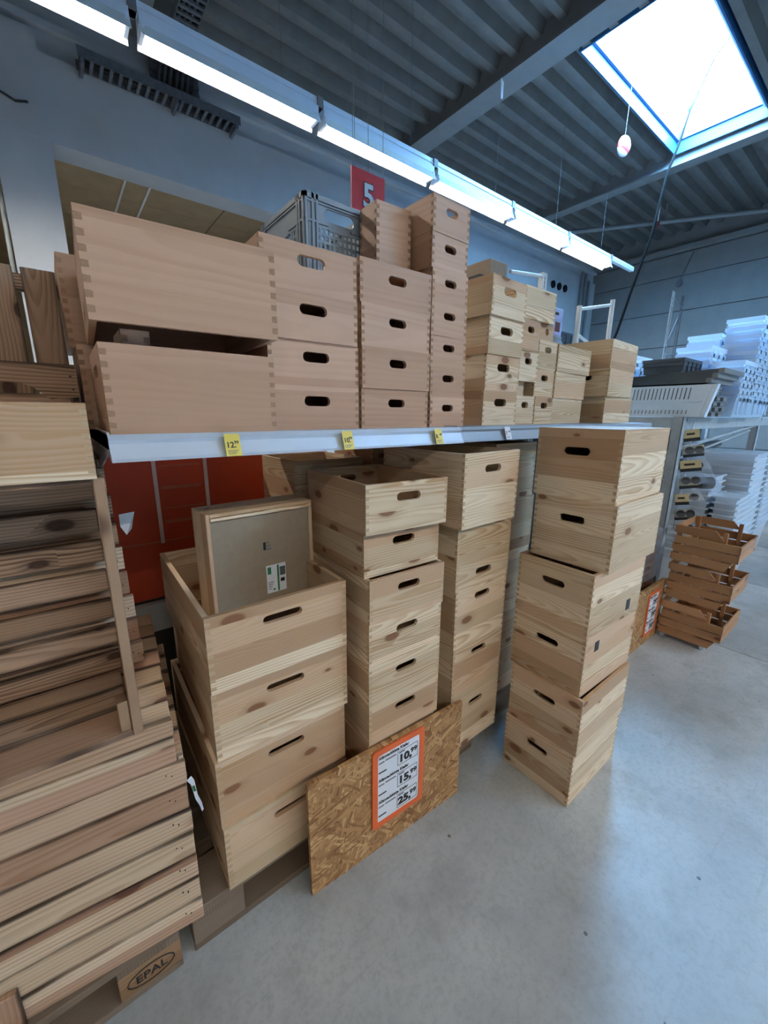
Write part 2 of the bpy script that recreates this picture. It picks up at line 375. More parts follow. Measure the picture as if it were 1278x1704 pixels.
def slot(cx, cz, w, h, n=7):
    r = h / 2; p = []
    for i in range(n): t = -pi/2 + pi * i / (n-1); p.append((cx + w/2 - r + r*cos(t), cz + r*sin(t)))
    for i in range(n): t = pi/2 + pi * i / (n-1); p.append((cx - w/2 + r + r*cos(t), cz + r*sin(t)))
    return p
def finger_outline(L, H, t, n, phase):
    g = 0.0003; p = []; hs = H / n
    def seg(i): return (0 if (i + phase) % 2 == 0 else t)
    left = []; right = []
    for i in range(n):
        z0 = i*hs + (g if i else 0); z1 = (i+1)*hs - (g if i < n-1 else 0); e = seg(i)
        right += [(L - e, z0), (L - e, z1)]; left += [(e, z0), (e, z1)]
    return right + left[::-1]
def panel_mesh(L, H, t, n, phase, hole, mat):
    key = ('p', round(L, 4), round(H, 4), t, n, phase, hole, mat)
    if key not in CACHE:
        mb = MB(); holes = [slot(L*(0.5+hole[3]), H*(1-hole[2]), hole[0], hole[1])] if hole else []
        mb.plate(finger_outline(L, H, t, n, phase), holes, t, 0, 1)
        CACHE[key] = mb.mesh('panel', [mat, WOODEND[mat]])
    return CACHE[key]

def box_crate(x, y, yaw, z, w, d, h, label, group=None, mat='pine', name='pine_box', t=None, handle=True, side_handle=False, hw=0.105, hh=0.026, hz=0.26, flip=False, tilt=(0, 0), cat='box', through=False, hoff=0.0, finger=0.0115):
    """box jointed wooden box; (x,y) = front left corner, front looks to -Y at yaw 0"""
    a = radians(yaw); t = t or (0.014 if w > 0.35 or d > 0.45 else 0.011)
    cx = x + cos(a)*w/2 - sin(a)*d/2; cy = y + sin(a)*w/2 + cos(a)*d/2
    e = empty(name, (cx, cy, z), a)
    if flip: e.rotation_euler = (0, pi, a); e.location.z = z + h
    if tilt != (0, 0): e.rotation_euler = (tilt[0], tilt[1], a)
    tag(e, label, cat, group)
    n = max(3, int(round(h / finger))); n += (n + 1) % 2
    hl = (min(hw, w*0.36), hh, hz, hoff) if handle else None
    sl = (min(hw, d*0.36), hh, hz, 0.0) if side_handle else None
    link('front_panel', panel_mesh(w, h, t, n, 0, hl, mat), e, (-w/2, -d/2, 0))
    link('back_panel', panel_mesh(w, h, t, n, 0, hl if through else None, mat), e, (w/2, d/2, 0), (0, 0, pi))
    link('side_panel', panel_mesh(d, h, t, n, 1, sl, mat), e, (w/2, -d/2, 0), (0, 0, pi/2))
    link('side_panel', panel_mesh(d, h, t, n, 1, sl, mat), e, (-w/2, d/2, 0), (0, 0, -pi/2))
    key = ('bot', round(w, 4), round(d, 4), mat)
    if key not in CACHE:
        CACHE[key] = MB().box((-w/2+t, -d/2+t, 0.003), (w/2-t, d/2-t, 0.009)).mesh('bottom', [mat])
    link('bottom_panel', CACHE[key], e)
    return e

FONT_CACHE = {}
def text(name, body, size, parent, loc, rot=(pi/2, 0, 0), mat='ink', bold=0.0, ext=0.0004, align='LEFT', sx=1.0):
    cu = bpy.data.curves.new(name, 'FONT'); cu.body = body; cu.size = size; cu.extrude = ext; cu.offset = bold; cu.align_x = align; cu.resolution_u = 3
    tmp = bpy.data.objects.new(name, cu); COL.objects.link(tmp)
    dg = bpy.context.evaluated_depsgraph_get(); dg.update()
    me = bpy.data.meshes.new_from_object(tmp.evaluated_get(dg)); me.name = name
    bpy.data.objects.remove(tmp); bpy.data.curves.remove(cu)
    me.materials.clear(); me.materials.append(M[mat])
    for v in me.vertices: v.co.x *= sx
    return link(name, me, parent, loc, rot)
def plain(name, parent, lo, hi, mat):
    lo = Vector(lo); hi = Vector(hi); c = (lo + hi)/2; s = (hi - lo)/2
    return MB().box(-s, s).build(name, mat, parent, c)
ORD = ['topmost', 'second from the top', 'third from the top', 'fourth from the top', 'fifth from the top', 'sixth from the top', 'seventh from the top', 'lowest']

# ================================================================== SETTING
X0, X1, Y0, Y1 = -8.0, 12.1, -8.0, 6.07
DECK = 5.65
SKYLIGHTS = [(5.45, 8.55)], [(2.06, 3.22), (-5.9, -4.74)]
fl = structure(MB().box((X0, Y0, -0.2), (X1, Y1, -0.012)).build('floor', 'joint'))
def slab(x0, x1, y0, y1):
    g = 0.003; w = x1 - x0 - 2*g; d = y1 - y0 - 2*g
    bm = bmesh.new(); bmesh.ops.create_cube(bm, size=1.0)
    for v in bm.verts: v.co.x *= w; v.co.y *= d; v.co.z *= 0.012
    bmesh.ops.bevel(bm, geom=[e for e in bm.edges if all(v.co.z > 0 for v in e.verts)], offset=0.003, segments=1, affect='EDGES')
    me = bpy.data.meshes.new('slab'); bm.to_mesh(me); bm.free(); me.materials.append(M['concrete'])
    link('slab', me, fl, ((x0+x1)/2, (y0+y1)/2, -0.006))
xs = [X0, -3.0, 3.29, 4.82, 6.35, 7.9, 9.4, 10.9, X1]
for i in range(len(xs)-1):
    for ya, yb in ((Y0, -4.0), (-4.0, 0.22 if xs[i] > 3 else -2.2), (0.22 if xs[i] > 3 else -2.2, Y1)): slab(xs[i], xs[i+1], ya, yb)

# roof deck: trapezoid ribs running along X
def roof():
    mb = MB(); per = 0.30; d = 0.11; prof = []
    y = Y0; k = 0
    while y < Y1 + 0.6:
        prof += [(y, DECK), (y+0.09, DECK), (y+0.14, DECK+d), (y+0.25, DECK+d)]; y += per
    holes = SKYLIGHTS
    for (ya, za), (yb, zb) in zip(prof, prof[1:]):
        segs = [(X0, X1 + 0.3)]; ym = (ya+yb)/2
        for h0, h1 in holes[1]:
            if h0 - 0.02 < ym < h1 + 0.02:
                segs = [(X0, holes[0][0][0]), (holes[0][0][1], X1 + 0.3)]
        for a, b in segs:
            mb.add([(a, ya, za), (b, ya, za), (b, yb, zb), (a, yb, zb)], [(0, 3, 2, 1)])
    return structure(mb.build('ceiling', 'deck'))
roof()
structure(MB().box((X0, Y0, DECK+0.65), (X1, Y0+0.1, DECK+0.66)).build('trim_1', 'deck'))
# rooflights
k = 0
for (sx0, sx1) in SKYLIGHTS[0]:
    for (sy0, sy1) in SKYLIGHTS[1]:
        k += 1
        w = structure(empty('window_%d' % k, ((sx0+sx1)/2, (sy0+sy1)/2, DECK)))
        hx, hy = (sx1-sx0)/2, (sy1-sy0)/2; t = 0.02; H1, H2 = 0.16, 0.34
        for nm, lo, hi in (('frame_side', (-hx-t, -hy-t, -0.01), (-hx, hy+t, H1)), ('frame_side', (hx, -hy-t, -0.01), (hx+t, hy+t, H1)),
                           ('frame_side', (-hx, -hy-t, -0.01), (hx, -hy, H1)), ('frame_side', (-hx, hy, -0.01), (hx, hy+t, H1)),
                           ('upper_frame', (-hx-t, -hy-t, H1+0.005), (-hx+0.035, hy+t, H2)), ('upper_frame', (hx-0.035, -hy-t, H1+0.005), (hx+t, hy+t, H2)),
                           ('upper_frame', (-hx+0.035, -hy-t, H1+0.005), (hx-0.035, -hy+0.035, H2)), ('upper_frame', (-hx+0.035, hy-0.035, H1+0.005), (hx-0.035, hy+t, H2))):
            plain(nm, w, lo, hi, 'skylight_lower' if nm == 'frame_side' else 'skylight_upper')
        MB().box((-hx, -hy, H2-0.02), (hx, hy, H2+0.02)).build('pane', 'sky_pane', w)
        MB().rod((-hx, -hy+0.05, 0.1), (hx*0.95, -hy+0.05, 0.1), 0.022).build('opening_bar', 'rail_white', w)
# roof beams
for i, (a, b) in enumerate(((1.10, 1.36), (4.87, 5.19), (8.60, 8.84), (-2.66, -2.4))):
    m = MB(); m.box((a, Y0, 5.50), (b, Y1, 5.535)); m.box((a+0.035, Y0, 5.535), (b-0.035, Y1, DECK+0.11))
    structure(m.build('trim_%d' % (i+2), 'steel_paint'))
# back wall with openings and column
wb = structure(empty('wall_back', (0, Y1, 0)))
LINT = 4.21
m = MB(); m.box((X0, 0, LINT), (X1, 0.35, 4.98)); m.box((X0, 0.07, 4.98), (X1, 0.35, 6.3))
m.box((X0, -0.02, 5.20), (X1, 0.07, 5.26))
m.build('upper_wall', 'wall_white', wb)
MB().box((-0.10, -0.03, 0), (0.36, 0.35, LINT)).build('column', 'wall_white', wb)
MB().box((3.55, 0, 0), (X1, 0.35, LINT)).build('lower_wall', 'wall_white', wb)
MB().box((-0.10, -0.035, LINT), (0.36, 0.0, 5.12)).build('column_head', 'wall_white', wb)
# room beyond the openings
by = structure(empty('ceiling_back_room', (0, 6.42, 4.42)))
rnd = random.Random(3)
for ix in range(-4, 5):
    for iy in range(6):
        x = ix*1.25; y = iy*1.0
        if ix == 0: pass
        MB().box((-0.617, 0.004, -0.03), (0.617, 0.996, rnd.uniform(-0.004, 0.004))).build('ceiling_panel', 'ceiling_brown', by, (x+0.5, y, 0))
for x in (-0.13+0.06, 1.12, 1.40):
    MB().box((x-0.012, 0, -0.05), (x+0.012, 6, -0.032)).build('ceiling_strip', 'white_metal', by)
structure(MB().box((-6, 12.4, 0), (6, 12.5, 4.5)).box((-6.1, 6.42, 0), (-6, 12.5, 4.6)).box((6, 6.42, 0), (6.1, 12.5, 4.6)).box((-6, 6.42, 4.5), (6, 12.5, 4.6)).box((-6, 6.42, -0.2), (6, 12.5, 0.0)).build('wall_back_room', 'ceiling_brown'))
# end wall (far right) made of concrete panels
we = structure(empty('wall_right', (X1, 0, 0)))
zz = [0.0, 0.78, 1.57, 2.36, 3.15, 3.94, 4.72, 5.22]
for a, b in zip(zz, zz[1:]):
    MB().box((0, Y0, a+0.008), (0.2, Y1+0.3, b-0.008)).build('wall_panel', 'wall_grey', we)
MB().box((-0.16, Y0, 5.24), (0.2, Y1, 5.33)).build('ledge', 'wall_grey', we)
MB().box((0.02, Y0, 5.33), (0.2, Y1, 5.80)).build('top_panel', 'wall_grey', we)
MB().box((0.05, Y0, 0), (0.2, Y1+0.3, 5.8)).build('joint_backing', 'joint', we)
structure(MB().box((X0-0.2, Y0, 0), (X0, Y1+0.3, 5.9)).build('wall_left', 'wall_white'))
structure(MB().box((X0, Y0-0.2, 0), (X1, Y0, 5.9)).build('wall_front', 'wall_white'))
# down pipes in the far corner, ventilation holes
for x in (11.25, 11.45, 11.62):
    structure(MB().rod((x, Y1-0.07, 0), (x, Y1-0.07, 5.1 if x < 11.5 else 4.95), 0.035).build('trim_pipe', 'steel_paint'))
for x, w_ in ((10.0, 'left'), (10.28, 'middle'), (10.56, 'right')):
    tag(MB().rod((x, Y1-0.03, 4.60), (x, Y1+0.001, 4.60), 0.085, 14).build('wall_vent', 'black'), 'round dark vent hole high on the back wall, %s one of three' % w_, 'vent', 'three round wall vents')

# ================================================================== LIGHT ROWS
def luminaire(x, y, z, row, lab):
    e = tag(empty('strip_light', (x, y, z)), lab, 'lamp', row); L = 1.44
    key = 'lum'
    if key not in CACHE:
        m = MB(); hw = 0.088
        for s in (-1, 1):
            a, b = ((s*0.045, 0.105), (s*hw, 0.02)); a2, b2 = ((s*0.050, 0.108), (s*(hw+0.006), 0.02))
            m.add([(-L/2, a[0], a[1]), (L/2, a[0], a[1]), (L/2, b[0], b[1]), (-L/2, b[0], b[1]), (-L/2, a2[0], a2[1]), (L/2, a2[0], a2[1]), (L/2, b2[0], b2[1]), (-L/2, b2[0], b2[1])],
                  [(0,1,2,3),(4,7,6,5),(3,2,6,7),(0,4,5,1),(0,3,7,4),(1,5,6,2)])
        h = MB().box((-L/2, -0.05, 0.105), (L/2, 0.05, 0.17))
        t = MB().rod((-L/2+0.03, 0, 0.07), (L/2-0.03, 0, 0.07), 0.02, 10)
        c = MB().box((-0.0125, -0.065, 0.045), (0.0125, 0.065, 0.105))
        CACHE[key] = [m.mesh('reflector', 'white_metal'), h.mesh('housing', 'rail_white'), t.mesh('tube', 'tube'), c.mesh('lamp_holder', 'rail_white')]
    rf, ho, tu, lh = CACHE[key]
    link('reflector', rf, e); link('housing', ho, e)
    for yy in (-0.04, 0.04): link('fluorescent_tube', tu, e, (0, yy, 0))
    for xx in (-L/2+0.0175, L/2-0.0175): link('lamp_holder', lh, e, (xx, 0, 0))
    return e
def light_row(y, z, xs, x_end, lab_rail, lab_lamp):
    e = tag(empty('light_rail', (xs[0]-0.8, y, z+0.17)), lab_rail, 'rail')
    L = x_end - (xs[0]-0.8)
    m = MB(); m.box((0, -0.035, 0), (L, 0.035, 0.075)); m.box((0, -0.042, 0.03), (L, 0.042, 0.04)); m.build('rail_profile', 'rail_white', e)
    NTH = ['first', 'second', 'third', 'fourth', 'fifth', 'sixth', 'seventh', 'eighth', 'ninth']
    for i_, x in enumerate(xs):
        luminaire(x, y, z, lab_lamp, '%s, %s from the far right end' % (lab_lamp, NTH[len(xs)-1-i_]))
        px = x - xs[0] + 0.8 + 0.745
        if px < L: MB().box((-0.03, -0.05, 0), (0.03, 0.05, 0.08)).build('rail_joint', 'steel_paint', e, (px, 0, 0))
        MB().rod((0, 0, 0.075), (0, 0, DECK-(z+0.17)), 0.0025, 5).build('suspension_wire', 'tray', e, (px-0.35, 0, 0))
LX = [0.825 - 1.5*3 + 1.5*i + 0.75 for i in range(9)]
light_row(3.97, 4.075, [x for x in LX if x < 8.4], 9.3, 'white light rail, sky light tint in its colour, hanging wires above the wooden boxes', 'white strip light above the wooden boxes')
light_row(-3.6, 4.075, LX, 10.0, 'light rail over the aisle behind the camera', 'strip light over the aisle behind the viewer')
# ================================================================== SHELVING
def pallet(x, y, label, mark=False, yaw=0.0):
    e = tag(empty('pallet', (x, y, 0), radians(yaw)), label, 'pallet')
    for yy, w in ((0, .145), (.1925, .1), (.3275, .145), (.5075, .1), (.655, .145)): board('deck_board', e, (0, yy, .122), (1.2, yy+w, .144), 'pallet')
    for xx in (0, .5275, 1.055): board('stringer_board', e, (xx, 0, .1), (xx+.145, .8, .122), 'pallet')
    for yy, w in ((0, .1), (.3275, .145), (.70, .1)):
        board('bottom_board', e, (0, yy, 0), (1.2, yy+w, .022), 'pallet')
        for xx in (0, .5275, 1.055):
            b = link('block', board_mesh(.145, .077, w, 'pallet_block' if mark else 'pallet'), e, (xx+.0725, yy+w/2, .061))
            if mark and xx > 1 and yy == 0:
                # block is a cuboid; emblem burnt on the front
                pts = [(0.0545*cos(t*2*pi/28), -w/2-0.0008, 0.027*sin(t*2*pi/28)) for t in range(29)]
                MB().tube(pts, 0.0016, 4).build('oval_mark', 'ink', b)
                text('lettering', 'EPAL', 0.034, b, (0, -w/2-0.0004, -0.012), align='CENTER', bold=0.0005)
    return e
pallet(0.10, 0.98, 'grey weathered wooden pallet under the left and middle pine box stacks')
pallet(1.34, 1.03, 'grey weathered wooden pallet behind the free standing pine stack')
pallet(-1.134, 0.972, 'brown wooden pallet with a burnt oval mark under the slatted crates', mark=True)

def shelf(x0, x1, yf, yb, ztop, mat, label):
    e = tag(empty('metal_shelf', (x0, yf, ztop)), label, 'shelf')
    L = x1 - x0; D = yb - yf
    MB().box((0, 0.004, -0.03), (L, D, 0)).build('shelf_deck', mat, e)
    m = MB(); prof = [(0.0, 0.0), (-0.006, -0.010), (-0.002, -0.018), (-0.016, -0.046), (-0.020, -0.052), (0.004, -0.052), (0.004, 0.0)]
    vs = [(0, a, b) for a, b in prof] + [(L, a, b) for a, b in prof]; n = len(prof)
    m.add(vs, [(i, (i+1) % n, n+(i+1) % n, n+i) for i in range(n)] + [tuple(reversed(range(n))), tuple(range(n, 2*n))])
    m.build('price_rail', mat, e)
    for xx in (0.0, L-0.004):
        m = MB(); m.add([(xx, 0.01, -0.03), (xx+.004, 0.01, -0.03), (xx+.004, D, -0.16), (xx, D, -0.16), (xx, 0.01, 0.004), (xx+.004, 0.01, 0.004), (xx+.004, D, 0.004), (xx, D, 0.004)],
              [(0,3,2,1),(4,5,6,7),(0,1,5,4),(1,2,6,5),(2,3,7,6),(3,0,4,7)]); m.build('bracket', mat, e)
    return e
SH = 1.457
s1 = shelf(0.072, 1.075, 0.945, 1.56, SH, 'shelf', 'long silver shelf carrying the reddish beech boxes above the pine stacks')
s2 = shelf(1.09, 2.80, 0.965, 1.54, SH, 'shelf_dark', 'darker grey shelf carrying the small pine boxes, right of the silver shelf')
def price_tag(x, y, w, h, mat, txt, sup, label, z=SH-0.003, tilt=radians(-17)):
    e = tag(empty('price_tag', (x, y, z), 0, tilt), label, 'price tag')
    plain('card', e, (-w/2, -0.0012, -h), (w/2, 0, 0), mat)
    text('price', txt, h*0.36, e, (-w*0.44, -0.0014, -h*0.62), bold=0.0004)
    text('price_cents', sup, h*0.2, e, (w*0.10, -0.0014, -h*0.46), bold=0.0002)
    for i in range(3): plain('print_line', e, (-w*0.38, -0.0018, -h*(0.77+0.07*i)), (w*(0.3-0.1*i), -0.0011, -h*(0.745+0.07*i)), 'grey_ink')
    return e
price_tag(0.300, 0.931, 0.034, 0.050, 'yellow', '12.', '99', 'yellow price tag reading 12.99 under the big beech boxes')
price_tag(0.605, 0.931, 0.032, 0.050, 'yellow', '10.', '99', 'yellow price tag reading 10.99 in the middle of the silver shelf')
price_tag(0.950, 0.931, 0.032, 0.048, 'yellow', '8.', '99', 'yellow price tag reading 8.99 near the right end of the silver shelf')
price_tag(1.345, 0.951, 0.034, 0.048, 'paper', '7.', '99', 'white price tag on the darker grey shelf under the pine boxes')

# orange backing behind the lower stacks
e = tag(empty('backing_board', (0.30, 1.80, 0)), 'dark orange backing board with pale tape strips under the silver shelf', 'board')
plain('board', e, (-0.32, 0, 0.75), (0.75, 0.02, 1.44), 'orange_board'); plain('lower_board', e, (-0.32, 0, 0.0), (0.75, 0.02, 0.749), 'rubber')  # lower_board: dark sheet added to block the lit floor behind
for xx in (-0.035, 0.155):
    m = MB(); m.box((xx, -0.003, 0.98), (xx+0.014, 0, 1.44)); m.build('tape_strip', 'tape', e)
for i, zz in enumerate((1.40, 1.345, 1.29, 1.20, 1.12, 1.06)):
    plain('print_line', e, (-0.01, -0.002, zz), (0.14, 0, zz + (0.012 if i % 2 else 0.006)), 'orange_print')
plain('seam', e, (-0.32, -0.002, 0.985), (0.75, 0, 0.991), 'orange_print')
e = tag(empty('plinth_rail', (0.2, 1.765, 0)), 'pale metal base rail below the orange backing board', 'rail')
plain('rail', e, (-0.3, 0, 0.62), (0.6, 0.03, 0.74), 'rack'); plain('upright', e, (0.56, 0, 0), (0.6, 0.03, 0.619), 'rubber'); plain('upright', e, (-0.3, 0, 0), (-0.26, 0.03, 0.619), 'rubber')
tag(MB().add([(0, 0, 0), (0.036, -0.004, 0.004), (0.025, 0.0, -0.042), (0.012, 0.006, -0.06), (0.0, 0.003, -0.034)], [(0, 1, 2, 3, 4), (4, 3, 2, 1, 0)]).build('paper_scrap', 'paper', None, (0.094, 1.254, 1.235)), 'torn white paper scrap hanging beside the dark slatted crate', 'paper')

# ================================================================== PINE STACKS ON THE FLOOR
zA = [0.144 + 0.216*i for i in range(5)]
A = [(0.205, 0.972, 0.0), (0.204, 0.985, -0.9), (0.213, 0.990, -2.4), (0.213, 0.978, -0.9)]
for i, (x, y, a) in enumerate(A):
    box_crate(x, y, a, zA[i], 0.408, 0.60, 0.216, 'large pine box, %s in the wide stack beside the slatted crates' % ['lowest', 'second from the floor', 'third from the floor', 'topmost and open'][i], 'wide pine boxes in the left stack', hw=0.115, hh=0.024, hz=0.24, t=0.014, through=(i == 3))
# framed box with fibreboard base standing upright in the top one
e = tag(empty('tray_box', (0.29, 1.18, 0.806), radians(2.9)), 'shallow pine tray standing upright with brown fibreboard base in the open pine box', 'tray')
w, d, h, t = 0.345, 0.128, 0.412, 0.012
def boardx(nm, lo, hi, mat='pine'): return board(nm, e, lo, hi, mat)
boardx('side_panel', (0, 0, 0), (t, d, h)); boardx('side_panel', (w-t, 0, 0), (w, d, h))
boardx('top_panel', (t, 0, h-t), (w-t, d, h)); boardx('lower_panel', (t, 0, 0), (w-t, d, t))
b = plain('base_sheet', e, (t, 0.006, t), (w-t, 0.010, h-0.019), 'cardboard')
boardx('edge_strip', (t, -0.004, h-0.022), (w-0.004, 0.004, h-0.013))
lb = plain('label', e, (0.172, 0.0035, 0.120), (0.240, 0.0058, 0.215), 'paper'); 
plain('green_print', lb, (-0.030, -0.0018, 0.018), (-0.018, -0.0010, 0.042), 'green'); plain('green_stripe', lb, (0.003, -0.0018, -0.045), (0.009, -0.0010, 0.045), 'green'); plain('green_print', lb, (-0.014, -0.0018, -0.040), (-0.006, -0.0010, -0.034), 'green')
for i in range(9): plain('barcode_bar', lb, (0.012 + 0.0022*i, -0.0018, 0.006), (0.0131 + 0.0022*i + (0.0006 if i % 3 else 0), -0.0010, 0.036), 'ink')
plain('code_print', lb, (0.014, -0.0018, -0.016), (0.028, -0.0010, -0.004), 'ink')
for i in range(4): plain('print_line', lb, (-0.030, -0.0018, -0.012 - 0.007*i), (-0.010 - 0.003*i, -0.0010, -0.0095 - 0.007*i), 'grey_ink')
st_ = plain('stamp', e, (0.168, 0.0048, 0.270), (0.176, 0.0059, 0.296), 'ink')
for i in range(3): plain('stamp_line', e, (0.179, 0.0048, 0.268 + 0.011*i), (0.196 - 0.004*i, 0.0059, 0.274 + 0.011*i), 'grey_ink')

zB = [0.144 + 0.1455*i for i in range(9)]
B = [(0.655, 0.915, 0), (0.657, 0.908, -1), (0.657, 0.902, -2.5), (0.655, 0.900, -2.5), (0.658, 0.903, -2.5), (0.659, 0.901, -3.2), (0.656, 0.925, -2.2), (0.640, 0.893, -4.8)]
for i, (x, y, a) in enumerate(B):
    box_crate(x, y, a, zB[i], 0.300, 0.40, 0.1455, 'pine box, %s in the tall stack behind the particle board' % ['lowest', 'second from the floor', 'third from the floor', 'fourth from the floor', 'fifth from the floor', 'third from the top', 'second from the top', 'topmost and open'][i], 'pine boxes in the middle stack', hz=0.30, hw=0.088, hh=0.026, through=(i == 7))
zC = [0.144 + 0.247*i for i in range(6)]
C = [(1.067, 0.914, 0), (1.058, 0.909, 0), (1.045, 0.900, 0), (1.021, 0.884, -0.5), (0.985, 0.840, 1.3)]
for i, (x, y, a) in enumerate(C):
    box_crate(x, y, a, zC[i], 0.300, 0.40, 0.247, 'deep pine box, %s left of the free standing stack' % ['lowest', 'second from the floor', 'third from the floor', 'second from the top, inverted', 'topmost and open'][i], 'deep pine boxes in the third stack', hz=0.22, hw=0.088, hh=0.026, flip=(i == 3), through=(i == 4))
for i in range(5):
    box_crate(1.425 + (0.012 if i % 2 else 0), 1.035 + 0.004*i, 0, zC[i], 0.300, 0.40, 0.247, 'half hidden pine box behind the free standing stack, %s' % ['lowest', 'second from the floor', 'third from the floor', 'fourth from the floor', 'topmost'][i], 'pine boxes behind the free standing stack', handle=False)
for i in range(5):
    box_crate(0.650, 1.345, 0, 0.144 + 0.237*i, 0.30, 0.30, 0.237, 'shaded pine box in the rear row under the silver shelf, %s' % ['lowest', 'second from the floor', 'third from the floor', 'fourth from the floor', 'topmost'][i], 'pine boxes in the rear row')
for i in range(5):
    box_crate(1.00, 1.345, 0, 0.144 + 0.247*i, 0.30, 0.30, 0.247, 'shaded pine box at the back of the third stack, %s' % ['lowest', 'second from the floor', 'third from the floor', 'fourth from the floor', 'topmost'][i], 'pine boxes in the rear row')
# free standing stack: short side with handle faces -X
zE = [0.2415*i for i in range(7)]
E_ = [(1.362, 0.554, -0.1), (1.362, 0.547, -0.2), (1.371, 0.568, -1.5), (1.366, 0.568, -2.2), (1.412, 0.545, -0.4), (1.416, 0.557, 0.3)]
for i, (x, y, a) in enumerate(E_):
    # footprint front-left corner (x,y), 0.40 along X and 0.30 along Y; crate rotated -90 so its handle panel looks to -X
    aa = radians(a); bx = x - sin(aa)*0.30; by_ = y + cos(aa)*0.30
    e = box_crate(bx, by_, a - 90, zE[i], 0.300, 0.40, 0.2415, 'deep pine box, %s in the free standing stack on the floor' % ['lowest', 'second from the floor', 'third from the floor', 'third from the top', 'second from the top', 'topmost'][i], 'pine boxes in the free standing stack', hz=0.30, hw=0.096, hh=0.028, t=0.012)
    if i == 5:
        plain('closed_lid', e, (-0.15, -0.20, 0.2415), (0.15, 0.20, 0.2475), 'pine')
    if i in (2, 3):
        # dark burnt print low on the long side (its local +X... side that looks to -Y)
        u = 0.14 if i == 3 else -0.15
        p = plain('dark_print', e, (0.149, 0, 0), (0.1512, 0.001, 0.001), 'ink'); p.location = (0, 0, 0)
        bpy.data.objects.remove(p)
        yy = -0.115 if i == 2 else 0.10
        plain('printed_mark', e, (0.1496, yy-0.016, 0.165 if i == 2 else 0.03), (0.1507, yy+0.016, 0.205 if i == 2 else 0.075), 'ink')

# particle board leaning in front with price sign
e = tag(empty('particle_board', (0.430, 0.912, 0), radians(-3.2)), 'brown flake particle board standing on the floor against the middle pine stack', 'board')
MB().box((0, -0.014, 0), (0.642, 0, 0.431)).build('board', 'osb', e)
SG = ('Allzweckkiste Kiefer',) * 3
def price_sign(loc, rz, w, h, label, rows, detailed=True):
    g = tag(empty('price_sign', loc, rz), label, 'sign')
    r = 0.014
    def rr(x0, z0, x1, z1, r, n=5):
        p = []
        for cx, cz, a0 in ((x1-r, z0+r, -pi/2), (x1-r, z1-r, 0), (x0+r, z1-r, pi/2), (x0+r, z0+r, pi)):
            for i in range(n): t = a0 + pi/2*i/(n-1); p.append((cx + r*cos(t), cz + r*sin(t)))
        return p
    b = 0.019*w/0.2
    MB().plate(rr(0, 0, w, h, 0.012), [rr(b, b, w-b, h-b, 0.010)], 0.006).build('frame', 'orange_frame', g, (0, -0.006, 0))
    sh_ = plain('sheet', g, (b*0.6, -0.0035, b*0.6), (w-b*0.6, -0.002, h-b*0.6), 'paper')
    k = (h - 2*b) / 3.05
    for i, (head, big, sup) in enumerate(rows):
        zt = h - b - k*i - 0.010*k/0.09
        text('heading', head, k*0.185, g, (b+0.004, -0.0042, zt - k*0.10), bold=0.0003*w/0.2, sx=(w-2*b-0.016)/(k*0.185*len(head)*0.53))
        x0 = w*0.47; z0 = zt - k*0.83
        for lo, hi in (((x0, z0), (w-b-0.008, z0+0.0014)), ((x0, zt-k*0.2), (w-b-0.008, zt-k*0.2+0.0014)), ((x0, z0), (x0+0.0014, zt-k*0.2)), ((w-b-0.0094, z0), (w-b-0.008, zt-k*0.2))):
            plain('price_border', g, (lo[0], -0.0046, lo[1]), (hi[0], -0.0034, hi[1]), 'grey_ink')
        text('price', big, k*0.46, g, (x0+0.004, -0.0043, z0 + k*0.12), bold=0.0017*w/0.2, sx=1.14)
        text('price_cents', sup, k*0.29, g, (x0 + w*0.255, -0.0043, z0 + k*0.28), bold=0.0007*w/0.2, sx=1.12)
        for (a, c, zq) in ((b+0.004, w*0.22, 0.24), (w*0.24, w*0.44, 0.225), (b+0.004, w*0.26, 0.66)):
            plain('print_line', g, (a, -0.0046, zt-k*zq-0.004), (c, -0.0034, zt-k*zq), 'grey_ink' if zq < .5 else 'ink')
        plain('print_line', g, (x0+0.006, -0.0046, zt-k*0.285), (x0+0.03, -0.0034, zt-k*0.255), 'ink')
    return g
ca, sa = cos(radians(-3.2)), sin(radians(-3.2))
def on_board(u, z): return (0.430 + ca*u + sa*0.0155, 0.912 + sa*u - ca*0.0155, z)
rows3 = [('Allzweckkiste Kiefer', '10,', '99'), ('Allzweckkiste Kiefer', '15,', '99'), ('Allzweckkiste Kiefer', '25,', '99')]
price_sign(on_board(0.225, 0.105), radians(-3.2), 0.222, 0.318, 'orange framed price sheet with three prices on the front particle board', rows3)

# ================================================================== BEECH AND PINE BOXES ON THE SHELF
BG = 'reddish beech boxes on the silver shelf'
box_crate(0.0785, 0.956, -0.6, SH, 0.340, 0.285, 0.169, 'wide beech box without front handle, standing directly on the left end of the shelf', BG, 'beech', 'beech_box', handle=False, side_handle=True, t=0.012)
box_crate(0.069, 0.925, -2.6, 1.6575, 0.345, 0.40, 0.178, 'wide beech box raised above a dark gap at the top left of the shelf', BG, 'beech', 'beech_box', handle=False, side_handle=True, t=0.012, flip=True)
box_crate(0.121, 0.985, 0, SH+0.0095, 0.05, 0.12, 1.6573-SH-0.0095, 'narrow beech box standing upright in the dark gap between the wide beech boxes', BG, 'beech', 'beech_box', handle=False)
box_crate(0.062, 1.27, 0, SH, 0.345, 0.27, 0.2, 'beech box at the back left of the shelf, lower of two', BG, 'beech', 'beech_box', handle=False)
box_crate(0.052, 1.345, 0, SH+0.2, 0.345, 0.20, 0.215, 'beech box at the back left of the shelf, upper of two', BG, 'beech', 'beech_box', handle=False)
G = [(0.430, 1.012, 0), (0.434, 1.019, -0.3), (0.425, 1.010, -0.3), (0.428, 1.020, -1.1)]
